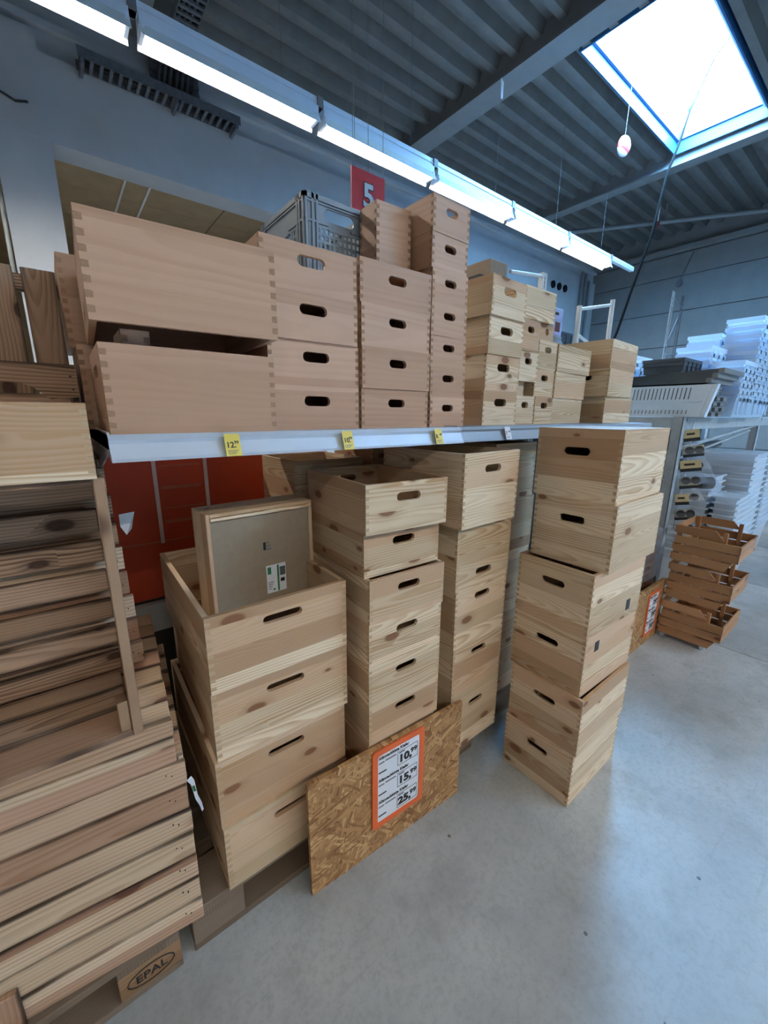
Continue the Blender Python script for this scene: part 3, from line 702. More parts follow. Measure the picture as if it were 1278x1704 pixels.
for i, (x, y, a) in enumerate(G):
    box_crate(x, y, a, SH + 0.113*i, 0.272, 0.22 if i < 3 else 0.40, 0.113, 'beech box, %s in the handled column next to the wide boxes' % ['lowest', 'second from the shelf', 'third from the shelf', 'topmost'][i], BG, 'beech', 'beech_box', hz=0.34, hw=0.08, hh=0.026, through=(i == 3))
for i in range(3):
    box_crate(0.43, 1.25, 0, SH + 0.113*i, 0.272, 0.29, 0.113, 'beech box at the rear of the first handled column, %s' % ['lowest', 'middle', 'topmost'][i], BG, 'beech', 'beech_box', hz=0.34, hw=0.08)
Hc = [(0.712, 1.012, 0.2), (0.711, 1.006, 0.2), (0.7135, 1.012, 0.6), (0.716, 1.022, -1.3)]
for i, (x, y, a) in enumerate(Hc):
    box_crate(x, y, a, SH + 0.116*i, 0.270, 0.40, 0.116, 'beech box, %s in the second handled column at mid shelf' % ['lowest', 'second from the shelf', 'third from the shelf', 'topmost'][i], BG, 'beech', 'beech_box', hz=0.36, hw=0.068, hh=0.024, through=(i == 3))
for i in range(7):
    x, y, a = [(0.999, 1.018, -0.6), (1.000, 1.022, -0.6), (1.000, 1.025, -0.8), (0.996, 1.022, 0), (0.996, 1.022, 0.5), (0.988, 1.020, 1.5), (0.985, 1.016, 1.2)][i]
    box_crate(x, y, a, SH + 0.0985*i, 0.170, 0.30, 0.0985, 'small beech box, %s in the tallest and narrowest beech column' % ['lowest', 'second from the shelf', 'third from the shelf', 'fourth from the shelf', 'third from the top', 'second from the top', 'topmost'][i], BG, 'beech', 'beech_box', hz=0.36, hw=0.056, hh=0.023, through=(i > 4))
# small beech box standing on end on top of the second column
e = box_crate(0.84, 1.11, -2, SH + 0.464, 0.134, 0.09, 0.20, 'small beech box standing on its end beside the red sign', BG, 'beech', 'beech_box', handle=False)
PG = 'pale pine boxes on the grey shelf'
L_ = [(1.343, 1.070, 2.0), (1.350, 1.072, 1.8), (1.345, 1.064, 2.0), (1.334, 1.051, 2.5)]
for i, (x, y, a) in enumerate(L_):
    box_crate(x, y, a, SH + 0.137*i, 0.235, 0.33, 0.137, 'pine box, %s in the pine column next to the beech boxes' % ['lowest', 'second from the shelf', 'third from the shelf', 'topmost'][i], PG, hz=0.34, hw=0.092, hh=0.030, through=(i == 3))
z = SH
for w_, h_, x, y, a, hd, lab, k in ((0.155, 0.125, 1.592, 1.092, 2, True, 'lowest', 0), (0.10, 0.062, 1.602, 1.13, 0, False, 'shallow one above the lowest', 1), (0.155, 0.125, 1.598, 1.098, 1, True, 'pale one in the middle', 2), (0.15, 0.129, 1.594, 1.090, 3, True, 'reddish topmost', 3)):
    box_crate(x, y, a, z, w_, 0.28, h_, 'small pine box of the second pine column, %s' % lab, PG, hz=0.32, hw=0.055, hh=0.026, handle=hd); z += h_
zM = z
for i, (x, y, a) in enumerate(((1.757, 1.100, 2), (1.757, 1.112, 0.5), (1.760, 1.106, 2))):
    box_crate(x, y, a, SH + 0.125*i, 0.165, 0.28, 0.125, 'small pine box, %s in the third pine column' % ['lowest', 'second from the shelf', 'third from the shelf'][i], PG, hz=0.32, hw=0.058, hh=0.026)
box_crate(1.762, 1.115, 0, SH + 0.375, 0.12, 0.2, zM - SH - 0.375, 'tiny pine box with dark slot near the top of the third pine column', PG, hz=0.45, hw=0.03, hh=0.03, hoff=0.05)
box_crate(1.600, 1.090, -0.5, zM, 0.235, 0.30, 0.125, 'knotty pine box lying across the tops of two pine columns', PG, handle=False)
for i, (x, y, a) in enumerate(((1.935, 1.120, 5), (1.93, 1.110, 5), (1.928, 1.105, 3.4))):
    box_crate(x, y, a, SH + 0.124*i, 0.365, 0.26, 0.124, 'pine box with plain front, %s of the fourth pine column' % ['lowest', 'middle', 'topmost'][i], PG, handle=False)
for i, (x, y, a) in enumerate(((2.405, 1.075, 2), (2.363, 1.049, 4.7), (2.36, 1.052, 3.5))):
    aa = radians(a); d_ = 0.26; bx = x - sin(aa)*d_; by_ = y + cos(aa)*d_
    box_crate(bx, by_, a - 90, SH + 0.145*i, d_, 0.385, 0.145, 'sideways pine box, %s of the last pine column on the shelf' % ['lowest', 'middle one with dark handle', 'topmost'][i], PG, hz=0.32, hw=0.08, handle=(i == 1))

# grey folding crate behind the beech boxes
def folding_crate(x, y, z, yaw, w, d, h, label):
    e = tag(empty('folding_crate', (x, y, z), radians(yaw)), label, 'crate')
    for nm, L, loc, rz, hd in (('front_panel', w, (0, 0, 0), 0, True), ('back_panel', w, (w, d, 0), pi, True), ('side_panel', d, (0, d, 0), -pi/2, False), ('side_panel', d, (w, 0, 0), pi/2, False)):
        m = MB(); holes = []
        if hd: holes.append(slot(L/2, h*0.80, 0.11, 0.034))
        nx = int((L - 0.07) / 0.016); nz = int(h*0.62 / 0.02)
        for i in range(nx):
            for j in range(nz):
                cx = 0.04 + 0.016*i; cz = 0.02 + 0.02*j; holes.append([(cx, cz), (cx+0.009, cz), (cx+0.009, cz+0.013), (cx, cz+0.013)])
        m.plate([(0.012, 0.004), (L-0.012, 0.004), (L-0.012, h-0.004), (0.012, h-0.004)], holes, 0.004)
        p = m.build(nm, 'crate_grey', e, loc, (0, 0, rz))
        r = MB(); r.box((0, -0.005, h-0.014), (L, 0.012, h)); r.box((0, -0.004, h*0.66), (L*0.33, 0.0, h*0.69)); r.box((L*0.67, -0.004, h*0.66), (L, 0.0, h*0.69)); r.box((0, -0.005, 0), (L, 0.008, 0.014)); r.box((0, -0.004, h*0.90), (L, 0, h*0.92))
        r.box((L*0.33, -0.004, h*0.60), (L*0.67, 0, h*0.625)); r.build('rim', 'crate_grey', p)
        for xx in (0.0, 0.022, 0.036): MB().box((xx, -0.005, 0), (xx+0.008, 0.006, h)).build('corner_rib', 'crate_grey', p); MB().box((L-xx-0.008, -0.005, 0), (L-xx, 0.006, h)).build('corner_rib', 'crate_grey', p)
    MB().box((0.004, 0.004, 0), (w-0.004, d-0.004, 0.006)).build('base', 'crate_grey', e)
    return e
folding_crate(0.660, 1.20, SH+0.339+0.0, 0, 0.245, 0.30, 0.335, 'grey perforated folding crate standing behind the beech boxes') if False else None
folding_crate(0.655, 1.215, SH+0.454, 0, 0.24, 0.32, 0.215, 'grey perforated folding crate standing behind the first handled beech column')

# red sign with number
e = tag(empty('aisle_sign', (1.972, 2.7, 2.861)), 'red hanging aisle sign with white number 5', 'sign')
plain('plate', e, (-0.145, 0, 0), (0.145, 0.006, 0.29), 'red')
text('number_outline', '5', 0.205, e, (0.0, -0.001, 0.072), align='CENTER', bold=0.013)
text('number', '5', 0.205, e, (0.0, -0.003, 0.072), mat='paper', align='CENTER', bold=0.0065)
for xx in (-0.13, -0.115, 0.0, 0.13): MB().rod((xx, 0.003, 0.285), (xx, 0.003, DECK+0.02-2.861), 0.0018, 5).build('wire', 'tray', e)

# uprights of the gondola behind the pine boxes
def upright(x, y, z0, z1, label):
    e = tag(empty('shelf_upright', (x, y, 0)), label, 'shelf post')
    holes = []
    z = 1.6
    while z < z1 - 0.03: holes.append([(0.018, z), (0.026, z), (0.026, z+0.014), (0.018, z+0.014)]); z += 0.025
    MB().plate([(0, z0), (0.045, z0), (0.045, z1), (0, z1)], holes, 0.003).build('face', 'white_metal', e)
    MB().box((0, 0.003, z0), (0.003, 0.03, z1)).box((0.042, 0.003, z0), (0.045, 0.03, z1)).box((0.0, 0.03, z0), (0.045, 0.032, z1)).build('channel', 'white_metal', e)
    return e
u = upright(2.43, 1.543, 0, 2.335, 'white perforated shelf post rising behind the pine columns'); MB().rod((0.0, 0.01, 2.315), (-0.30, 0.02, 2.285), 0.010).build('arm', 'white_metal', u)
# end frame of white tube
e = tag(empty('end_frame', (2.9, 1.56, 0)), 'white tubular end frame standing above the last pine boxes', 'frame')
MB().rod((-0.12, -0.08, 0), (-0.12, -0.08, 2.19), 0.017, 8).build('post', 'white_metal', e)
MB().rod((0.44, -0.03, 0), (0.44, -0.03, 2.325), 0.017, 8).build('post', 'white_metal', e)
MB().rod((-0.12, -0.08, 2.17), (0.44, -0.03, 2.29), 0.010, 8).build('cross_tube', 'white_metal', e)
MB().rod((-0.12, -0.08, 2.02), (0.44, -0.03, 1.93), 0.010, 8).build('brace_tube', 'white_metal', e)
# cartons behind the pine columns
def carton(x, y, z, w, d, h, mat, label, yaw=0, prints=(), name='carton'):
    e = tag(empty(name, (x, y, z), radians(yaw)), label, 'box')
    bm = bmesh.new(); bmesh.ops.create_cube(bm, size=1.0)
    for v in bm.verts: v.co.x *= w; v.co.y *= d; v.co.z *= h
    bmesh.ops.bevel(bm, geom=bm.edges[:], offset=0.003, segments=1, affect='EDGES')
    me = bpy.data.meshes.new('carton'); bm.to_mesh(me); bm.free(); me.materials.append(M[mat])
    link('body', me, e, (w/2, d/2, h/2))
    MB().box((0, d/2-0.02, h), (w, d/2+0.02, h+0.0008)).build('tape', 'tape', e)
    for (a, b, c, dd, mt) in prints: plain('print', e, (a*w, -0.0012, b*h), (c*w, 0.0, dd*h), mt)
    return e
shelf_back = shelf(1.09, 2.80, 1.60, 2.2, 2.02, 'shelf_dark', 'rear shelf of the gondola behind the pine columns')
MB().box((0.55, 0.25, -2.02), (0.60, 0.30, -0.03)).build('leg', 'rubber', shelf_back); MB().box((1.66, 0.25, -2.02), (1.71, 0.30, -0.03)).build('leg', 'rubber', shelf_back)
plain('back_panel', shelf_back, (-0.06, 0.006, -2.02), (1.71, 0.014, -0.162), 'rubber')  # dark panel added to stop light from beyond the gondola
carton(2.02, 1.62, 2.02, 0.16, 0.2, 0.325, 'carton', 'brown carton with tape standing above the first pine column', prints=((0.35, 0.55, 0.6, 0.62, 'tape'),))
tag(MB().frustum((0, 0, 0.12, 0.2), (0.02, 0.02, 0.12, 0.2), 0, 0.2).box((0.08, 0, 0.2), (0.14, 0.15, 0.235)).build('dark_bundle', 'rubber', None, (1.87, 1.63, 2.02)), 'black bundle lying left of the brown carton on the rear shelf', 'bundle')
carton(2.60, 1.66, 2.02, 0.20, 0.18, 0.10, 'white_plastic', 'pale plastic packed carton, lower of two beside the white end frame', prints=((0.1, 0.3, 0.5, 0.8, 'grey_ink'),))
carton(2.61, 1.66, 2.1205, 0.17, 0.18, 0.11, 'white_plastic', 'pale plastic packed carton, upper of two beside the white end frame', prints=((0.2, 0.3, 0.7, 0.6, 'shelf'),))
carton(2.69, 1.60, 2.02, 0.11, 0.05, 0.17, 'blue_carton', 'lilac blue carton with dark picture print beside the white end frame', prints=((0.2, 0.15, 0.75, 0.5, 'mauve'), (0.1, 0.75, 0.5, 0.85, 'ink')))
# ================================================================== SLATTED CRATES AT THE LEFT
rs = random.Random(11)
NTH = ['first','second','third','fourth','fifth','sixth','seventh','eighth','ninth','tenth','eleventh','twelfth','thirteenth','fourteenth','fifteenth','sixteenth','seventeenth','eighteenth']
# lowest crate: seven slats facing the aisle
e = tag(empty('slatted_crate', (0.129, 0.952, 0.144), radians(-6)), 'large pale flamed slatted crate with seven front slats, lowest at the left on the pallet', 'crate')
W_, D_ = 0.78, 0.62
z = 0.0
for i in range(7):
    hh = [0.066, 0.068, 0.069, 0.067, 0.068, 0.068, 0.066][i]
    board('slat', e, (-W_ if i > 2 else -W_, 0.001*rs.uniform(0, 3), z), (rs.uniform(-0.004, 0.003), 0.014, z+hh), 'flamed_pale')
    board('slat', e, (-0.012, 0.03, z), (0.0, D_, z+hh), 'flamed_pale')
    board('slat', e, (-W_, D_-0.012, z), (0, D_, z+hh), 'flamed_pale')
    z += hh + 0.008
H1 = z - 0.008
for xx, yy in ((-0.05, 0.0145), (-W_+0.01, 0.0145), (-0.05, D_-0.05), (-W_+0.01, D_-0.05)): board('corner_post', e, (xx, yy, 0.002), (xx+0.036, yy+0.036, H1-0.002), 'flamed')
board('end_post', e, (-0.440, -0.016, 0.0), (-0.375, -0.001, 0.115), 'flamed_pale')
for i in range(6): board('top_slat', e, (-W_, 0.02+0.1*i, H1+0.0005), (0, 0.10+0.1*i, H1+0.0105), 'flamed_pale')
for i in range(7):
    for dx in (0.03, 0.042): MB().rod((-dx, -0.001, 0.02+0.0755*i+dx*0.6), (-dx, 0.004, 0.02+0.0755*i+dx*0.6), 0.0016, 6).build('nail', 'ink', e)
zt = 0.144 + H1 + 0.011
# crate lying upside down above it
e = tag(empty('slatted_crate', (0.113, 0.948, zt), radians(-5)), 'shallow flamed slatted crate lying upside down on the large pale crate', 'crate')
Hs = 0.79 - zt
board('slat', e, (-W_, 0.0, 0.0), (0.0, 0.016, Hs*0.60), 'flamed_pale'); board('slat', e, (-W_, 0.004, Hs*0.62), (0.002, 0.018, Hs*0.99), 'flamed_pale')
for i in range(7): board('top_slat', e, (-W_, 0.002+0.091*i, Hs-0.014 + (0.0 if i else 0.0)), (-0.002+0.004*rs.random(), 0.085+0.091*i, Hs), 'flamed_pale') if i else board('top_slat', e, (-W_, 0.0185, Hs-0.012), (0, 0.088, Hs), 'flamed_pale')
board('slat', e, (-0.016, 0.02, 0.0), (0.0, D_, Hs-0.015), 'flamed_pale'); board('slat', e, (-W_, D_-0.01, 0), (-0.017, D_+0.0, Hs-0.015), 'flamed_pale')
# crate lying on its side, opening to the aisle
ZU = 0.7905
e = tag(empty('slatted_crate', (0.057, 0.950, ZU), radians(-1)), 'dark flamed slatted crate lying on its side, its open top facing the aisle', 'crate')
HU, DU, WU = 0.585, 0.30, 0.56
board('side_board', e, (-0.020, 0.0, 0.0), (0.0, 0.028, HU), 'flamed_mid')
board('side_board', e, (-0.014, 0.030, 0.0), (-0.004, DU*0.45, HU), 'flamed'); board('side_board', e, (-0.014, DU*0.5, 0.0), (-0.004, DU-0.016, HU), 'flamed')
board('corner_post', e, (-0.042, 0.004, 0.016), (-0.021, 0.045, 0.09), 'flamed_mid')
board('lower_slat', e, (-WU, 0.002, 0.0), (-0.0205, 0.10, 0.014), 'flamed_pale'); board('lower_slat', e, (-WU, 0.108, 0.0), (-0.0205, 0.20, 0.014), 'flamed'); board('lower_slat', e, (-WU, 0.205, 0.0), (-0.0205, DU-0.02, 0.014), 'flamed')
board('upper_slat', e, (-WU, 0.0, HU-0.012), (-0.0205, 0.05, HU), 'flamed_pale'); board('upper_slat', e, (-WU, 0.058, HU-0.012), (-0.0205, 0.15, HU), 'flamed'); board('upper_slat', e, (-WU, 0.158, HU-0.012), (-0.0205, DU-0.02, HU), 'flamed')
n = 7; zz_ = 0.018
for i in range(n):
    hh = [0.055, 0.052, 0.057, 0.060, 0.058, 0.060, 0.056][i]
    board('back_slat', e, (-WU, DU-0.018 + rs.uniform(-0.004, 0.002), zz_), (-0.015, DU-0.004, zz_+hh), 'flamed'); zz_ += hh + 0.0225
board('far_side', e, (-WU-0.012, 0, 0), (-WU, DU, HU), 'flamed')
# crate standing behind
e = tag(empty('slatted_crate', (0.106, 1.262, ZU), radians(0)), 'nailed slatted crate standing behind the dark crate, its slat ends showing at the right', 'crate')
for i in range(8):
    board('slat', e, (-0.58, 0.0, 0.072*i), (-0.004*i + rs.uniform(-0.003, 0.003), 0.012, 0.072*i+0.066), 'flamed_pale' if i < 5 else 'flamed')
    for dx in (0.014, 0.026): MB().rod((-0.004*i-dx, -0.001, 0.072*i+0.02+dx*0.6), (-0.004*i-dx, 0.004, 0.072*i+0.02+dx*0.6), 0.0018, 6).build('nail', 'ink', e)
for xx, yy in ((-0.075, 0.0125), (-0.58, 0.0125), (-0.075, 0.40), (-0.58, 0.40)): board('corner_post', e, (xx, yy, 0), (xx+0.035, yy+0.035, 0.585), 'flamed')
board('back_panel', e, (-0.58, 0.436, 0), (-0.04, 0.445, 0.585), 'flamed')
board('top_panel', e, (-0.58, 0.0, 0.5855), (-0.03, 0.445, 0.595), 'flamed')
# pale pine box on the lying crate
box_crate(-0.36, 0.938, 0, ZU+HU+0.0005, 0.405, 0.29, 0.139, 'pale knotty pine box without handle on top of the dark lying crate', None, handle=False, t=0.012)
# flamed crate behind the pale box with curved handle rail
ZR = ZU + 0.5955
e = tag(empty('slatted_crate', (0.052, 1.262, ZR)), 'brown flamed crate with a curved grip rail behind the pale pine box', 'crate')
o_ = [(-0.60, 0.138), (-0.60, 0.222), (0, 0.222), (0, 0.148), (-0.055, 0.142), (-0.065, 0.150), (-0.085, 0.168), (-0.105, 0.176), (-0.125, 0.178), (-0.30, 0.178), (-0.33, 0.15), (-0.35, 0.138)]
MB().plate(o_[::-1], [], 0.014).build('grip_rail', 'flamed', e)
board('slat', e, (-0.60, 0.0, 0.005), (0, 0.014, 0.10), 'flamed'); board('side_board', e, (-0.013, 0.0145, 0.0), (0, 0.20, 0.22), 'flamed'); board('back_board', e, (-0.60, 0.20, 0.0), (0, 0.214, 0.16), 'flamed_pale')
for dx, zz_ in ((0.012, 0.195), (0.010, 0.165)): MB().rod((-dx, -0.001, zz_), (-dx, 0.004, zz_), 0.0025, 6).build('nail', 'ink', e)
# crate standing on end, wide vertical boards
e = tag(empty('slatted_crate', (0.050, 1.49, ZR)), 'brown flamed crate standing on end with wide upright boards at the far left', 'crate')
for a, b in ((-0.070, 0.0), (-0.160, -0.086), (-0.25, -0.176)): board('upright_board', e, (a, 0.0, 0.0), (b, 0.014, 0.475), 'flamed')
board('cross_board', e, (-0.25, 0.016, 0.42), (-0.004, 0.032, 0.462), 'flamed'); board('cross_board', e, (-0.25, 0.016, 0.02), (-0.004, 0.032, 0.08), 'flamed')
board('side_board', e, (-0.012, 0.033, 0.0), (0.0, 0.2, 0.46), 'flamed')
MB().rod((0.0, 0.03, 0.43), (0.018, 0.03, 0.43), 0.02, 10).build('foot_pad', 'rubber', e)
# paper tags on the crates
m = MB(); P = [(0, 0.0), (0.008, -0.02), (0.011, -0.04), (0.014, -0.065), (0.022, -0.09), (0.026, -0.115)]
vs = [(0.128 + a, 0.946 + 0.004*sin(i*1.3), 0.610 + b) for i, (a, b) in enumerate(P)] + [(0.128 + a + 0.014 - 0.0015*i, 0.965 + 0.006*sin(i*1.1), 0.610 + b - 0.01) for i, (a, b) in enumerate(P)]
m.add(vs, [(i, i+1, 7+i, 6+i) for i in range(5)] + [(6+i, 7+i, i+1, i) for i in range(5)])
tg = tag(m.build('paper_tag', 'paper'), 'curled white paper tag hanging from the right edge of the lowest slatted crate', 'tag')
MB().add([(0.138, 0.9435, 0.588), (0.144, 0.9475, 0.585), (0.147, 0.9475, 0.565), (0.141, 0.9445, 0.569)], [(0, 3, 2, 1), (0, 1, 2, 3)]).build('green_print', 'green', tg)

# ================================================================== RIGHT SIDE: RACK
RZ = 1.492
e = tag(empty('rack', (3.30, 0.95, 0)), 'grey steel storage rack with plastic boxes on its shelf at the right', 'rack')
for xx in (0.0, 2.25, 4.5):
    for yy in (0.0, 0.95):
        m = MB(); m.box((xx, yy, 0), (xx+0.07, yy+0.004, RZ)); m.box((xx, yy, 0), (xx+0.004, yy+0.06, RZ)); m.box((xx+0.066, yy, 0), (xx+0.07, yy+0.06, RZ)); m.build('post', 'rack', e)
for x0, x1 in ((0.071, 2.249), (2.321, 4.499)):
    for yy in (0.0, 0.95): MB().box((x0, yy, RZ-0.085), (x1, yy+0.012, RZ-0.005)).box((x0, yy-0.006, RZ-0.03), (x1, yy, RZ-0.005)).build('beam', 'rack', e)
    plain('shelf_deck', e, (x0, 0.013, RZ-0.03), (x1, 0.949, RZ-0.004), 'rack')
MB().rod((0.07, 0.03, 1.27), (2.25, 0.03, 1.41), 0.014, 6).build('brace', 'rack', e); MB().rod((0.07, 0.06, 1.18), (2.25, 0.06, 1.36), 0.010, 6).build('brace', 'rack', e)
for zz_ in (0.30, 0.85): plain('side_rail', e, (0.0, 0.062, zz_), (0.02, 0.948, zz_+0.05), 'rack')
plain('end_beam', e, (0.0, 0.061, RZ-0.085), (0.03, 0.949, RZ-0.004), 'rack'); plain('end_deck', e, (0.031, 0.061, RZ-0.03), (0.0705, 0.949, RZ-0.004), 'carton')

# --- clear boxes in nested stacks
def clear_box_mesh(w, d, h):
    m = MB(); t = 0.004
    m.frustum((0.03, 0.03, w-0.03, d-0.03), (0.008, 0.008, w-0.008, d-0.008), 0, h-0.03, cap=False)
    for z0, z1, k in ((h-0.03, h, 0.0), (h-0.055, h-0.048, 0.004)):
        m.box((k, k, z0), (w-k, k+t, z1)); m.box((k, d-k-t, z0), (w-k, d-k, z1)); m.box((k, k+t, z0), (k+t, d-k-t, z1)); m.box((w-k-t, k+t, z0), (w-k, d-k-t, z1))
    for xx in (0.14, 0.5, 0.86): m.box((w*xx-0.008, 0.002, 0.02), (w*xx+0.008, 0.014, h-0.03))
    me = m.mesh('clear_box', 'clear'); return me
SLOT_X = MB().box((-0.016, -0.002, 0), (0.016, 0.006, 0.026)).mesh('grip_slot', 'dark_plastic')
SLOT_Y = MB().box((-0.001, -0.012, 0), (0.0045, 0.012, 0.012)).mesh('grip_slot', 'dark_plastic')
def clear_stack(x, y, yaw, w, d, h, pitch, n, label, group):
    me = clear_box_mesh(w, d, h)
    for i in range(n):
        e = tag(link('clear_box', me, None, (x, y, RZ + pitch*i), (0, 0, radians(yaw))), '%s clear box from the bottom, %s' % (NTH[i], label), 'box', group)
        for xx in (0.18, 0.5, 0.82): link('grip_slot', SLOT_X, e, (w*xx + (0.03 if i % 2 else 0), 0, h-0.085))
clear_stack(4.02, 0.835, 0, 0.40, 0.20, 0.20, 0.052, 5, 'low front stack right of the lugged grey pile', 'clear boxes in the low stack')
clear_stack(4.46, 0.862, 0, 0.56, 0.24, 0.20, 0.064, 10, 'tall stack at the right', 'clear boxes in the tallest stack')
clear_stack(4.02, 1.05, 0, 0.40, 0.24, 0.20, 0.056, 7, 'stack behind the low clear stack', 'clear boxes in the middle stack')
clear_stack(4.46, 1.118, 0, 0.40, 0.24, 0.20, 0.060, 9, 'stack behind the tall clear stack', 'clear boxes in the rear stack')
clear_stack(5.06, 0.89, 0, 0.40, 0.30, 0.20, 0.064, 11, 'stack cut by the right picture edge', 'clear boxes in the rightmost stack')
clear_stack(3.70, 1.48, 0, 0.40, 0.24, 0.20, 0.056, 6, 'stack at the back of the rack end', 'clear boxes at the rack end')
# dark grey crate
def tote(x, y, z, w, d, h, mat, label, yaw=0, group=None, name='plastic_crate'):
    e = tag(empty(name, (x, y, z), radians(yaw)), label, 'crate', group)
    m = MB(); m.frustum((0.015, 0.015, w-0.015, d-0.015), (0.006, 0.006, w-0.006, d-0.006), 0, h-0.02, cap=False)
    m.box((0.01, 0.01, 0.0), (w-0.01, d-0.01, 0.006)); m.build('body', mat, e)
    m = MB(); t = 0.012
    for z0, z1 in ((h-0.022, h), (h*0.52, h*0.56)):
        m.box((0, 0, z0), (w, t, z1)); m.box((0, d-t, z0), (w, d, z1)); m.box((0, t, z0), (t, d-t, z1)); m.box((w-t, t, z0), (w, d-t, z1))
    m.build('rim', mat, e)
    m = MB()
    for k in range(5): m.box((w*(0.02+0.235*k), 0.001, 0.01), (w*(0.02+0.235*k)+0.014, 0.014, h-0.02))
    m.build('rib', mat, e); return e
tote(3.58, 1.085, 1.800, 0.40, 0.275, 0.105, 'dark_plastic', 'dark grey plastic crate lying on top of the grey stacked crates')
# grey folded crates with lugged ends
for i in range(6):
    zz_ = RZ + 0.036*i
    e = tag(empty('folded_crate', (3.385 + 0.006*(i % 2), 0.872, zz_), 0), '%s grey folded crate from the bottom of the lugged pile on the rack' % NTH[i], 'crate', 'folded grey crates on the rack')
    w_, d_ = (0.56 if i < 4 else 0.36), 0.52
    MB().box((0.0, 0.02, 0.003), (w_, d_, 0.030)).build('panel', 'grey_plastic', e)
    lug = MB().box((0, 0.0, 0.0), (0.085, 0.02, 0.022)).mesh('end_lug', 'grey_plastic') if i == 0 else lug
    for q in range(3 if i < 4 else 2): link('end_lug', lug, e, (0.03 + 0.165*q + (0.05 if i % 2 else 0), 0, 0.006))
    MB().box((0, 0.004, 0.0305), (w_, 0.02, 0.0355)).build('rim', 'grey_plastic', e)
for i in range(3):
    e = tag(empty('crate_lid', (3.335 + 0.03*i, 0.845 - 0.022*i, RZ + 0.2165 + 0.031*i), 0, radians(-1.3*i)), 'long dark grey lid with raised lip, %s on the lugged grey pile' % ('lowest of three', 'middle of three', 'topmost of three')[i], 'lid')
    MB().box((0.008, 0.03, 0.004), (0.50, 0.56, 0.020)).build('plate', 'dark_plastic', e); MB().box((0, 0.03, 0.0), (0.008, 0.56, 0.028)).build('lip', 'dark_plastic', e)
    MB().box((0.0, 0.0, 0.0), (0.50, 0.03, 0.030)).build('end_lip', 'grey_plastic', e)
def slotted(x, y, z, w, h, label, tilt, n):
    e = tag(empty('slotted_tray', (x, y, z), radians(tilt)), label, 'tray')
    holes = []
    for i in range(n):
        xx = 0.08 + (w-0.16)*i/(n-1)
        holes.append([(xx, h*0.56), (xx+0.007, h*0.56), (xx+0.013, h*0.92), (xx+0.006, h*0.92)]); holes.append([(xx, h*0.10), (xx+0.006, h*0.10), (xx+0.009, h*0.22), (xx+0.003, h*0.22)])
    MB().plate([(0, 0), (w, 0), (w+0.045, h), (0.03, h)], holes, 0.006).build('panel', 'white_plastic', e)
    MB().box((0, -0.006, h*0.48), (w, 0, h*0.51)).build('ridge', 'white_plastic', e)
    MB().box((0.01, 0.0062, 0), (w-0.01, 0.035, h*0.9)).build('backing', 'grey_plastic', e); MB().add([(w+0.0005, 0, 0), (w+0.0005, 0.05, 0), (w+0.028, 0.05, 0), (w+0.028, 0, 0), (w+0.046, 0, h), (w+0.046, 0.05, h), (w+0.073, 0.05, h), (w+0.073, 0, h)], [(0,1,2,3),(4,7,6,5),(0,3,7,4),(3,2,6,7),(2,1,5,6),(1,0,4,5)]).build('end_wall', 'white_plastic', e)
slotted(3.325, 1.52, RZ-0.001, 0.645, 0.207, 'white slotted plastic tray leaning against the end of the grey crate pile', -90, 21)
# perforated rack frame far behind
e = tag(empty('perforated_frame', (5.62, 1.93, 0)), 'perforated steel rack frame rising behind the clear boxes', 'frame')
for dx, dy, mt in ((0.0, 0.0, 'rack'), (0.30, 0.0, 'tray')):
    holes = []; z = 1.6
    while z < 2.8: holes.append([(0.022, z), (0.058, z+0.008), (0.058, z+0.030), (0.022, z+0.022)]); z += 0.045
    MB().plate([(0, 0), (0.08, 0), (0.08, 2.86), (0, 2.86)], holes, 0.004).build('post', mt, e, (dx, dy, 0))
MB().rod((0.04, 0.01, 2.25), (0.32, 0.01, 2.62), 0.009, 6).build('brace', 'tray', e); MB().rod((0.04, 0.01, 2.85), (0.32, 0.01, 2.74), 0.007, 6).build('brace', 'tray', e); MB().rod((0.04, 0.01, 2.18), (0.32, 0.01, 2.22), 0.007, 6).build('brace', 'tray', e)
# far shelf with dark tubs
e = tag(empty('far_shelf', (3.2, 2.35, 0)), 'white topped shelf unit behind the rack', 'shelf')
plain('top', e, (0, 0, 1.98), (3.4, 0.5, 2.01), 'white_metal'); plain('post', e, (0, 0, 0), (0.05, 0.5, 1.979), 'white_metal'); plain('post', e, (3.35, 0, 0), (3.4, 0.5, 1.979), 'white_metal')
for i, (x, h_) in enumerate(((3.42, 0.20), (3.95, 0.16), (3.42, 0.0), (3.95, 0.0))):
    zz_ = 2.01 + (0.16 if i < 2 else 0.0)
    tote(x, 2.38, zz_, 0.45, 0.35, 0.158 if i < 2 else 0.158, 'dark_plastic', ['dark tub, upper left of four behind the last pine boxes', 'dark tub, upper right of four behind the last pine boxes', 'dark tub, lower left of four behind the last pine boxes', 'dark tub, lower right of four behind the last pine boxes'][i], group='dark tubs behind the pine boxes')
# loose cable hanging from the rooflight
pts = [(7.60, 2.68, 5.85), (7.06, 2.56, 5.36), (6.71, 2.50, 4.855), (6.22, 2.40, 4.338), (5.915, 2.35, 3.608), (5.59, 2.36, 2.953), (5.45, 2.40, 2.477), (5.35, 2.45, 2.18), (5.1, 2.5, 2.02)]
tag(MB().tube(pts, 0.016, 6).build('hanging_cable', 'black'), 'black cable hanging from the rooflight down to the dark tubs', 'cable')
tag(MB().tube([(8.40, 3.17, 5.93), (7.60, 2.68, 5.85), (7.17, 2.407, 5.90), (7.0, 2.2, 5.94)], 0.009, 5).build('support_cord', 'dark_plastic'), 'thin cord fastening the black cable across the rooflight', 'cord')
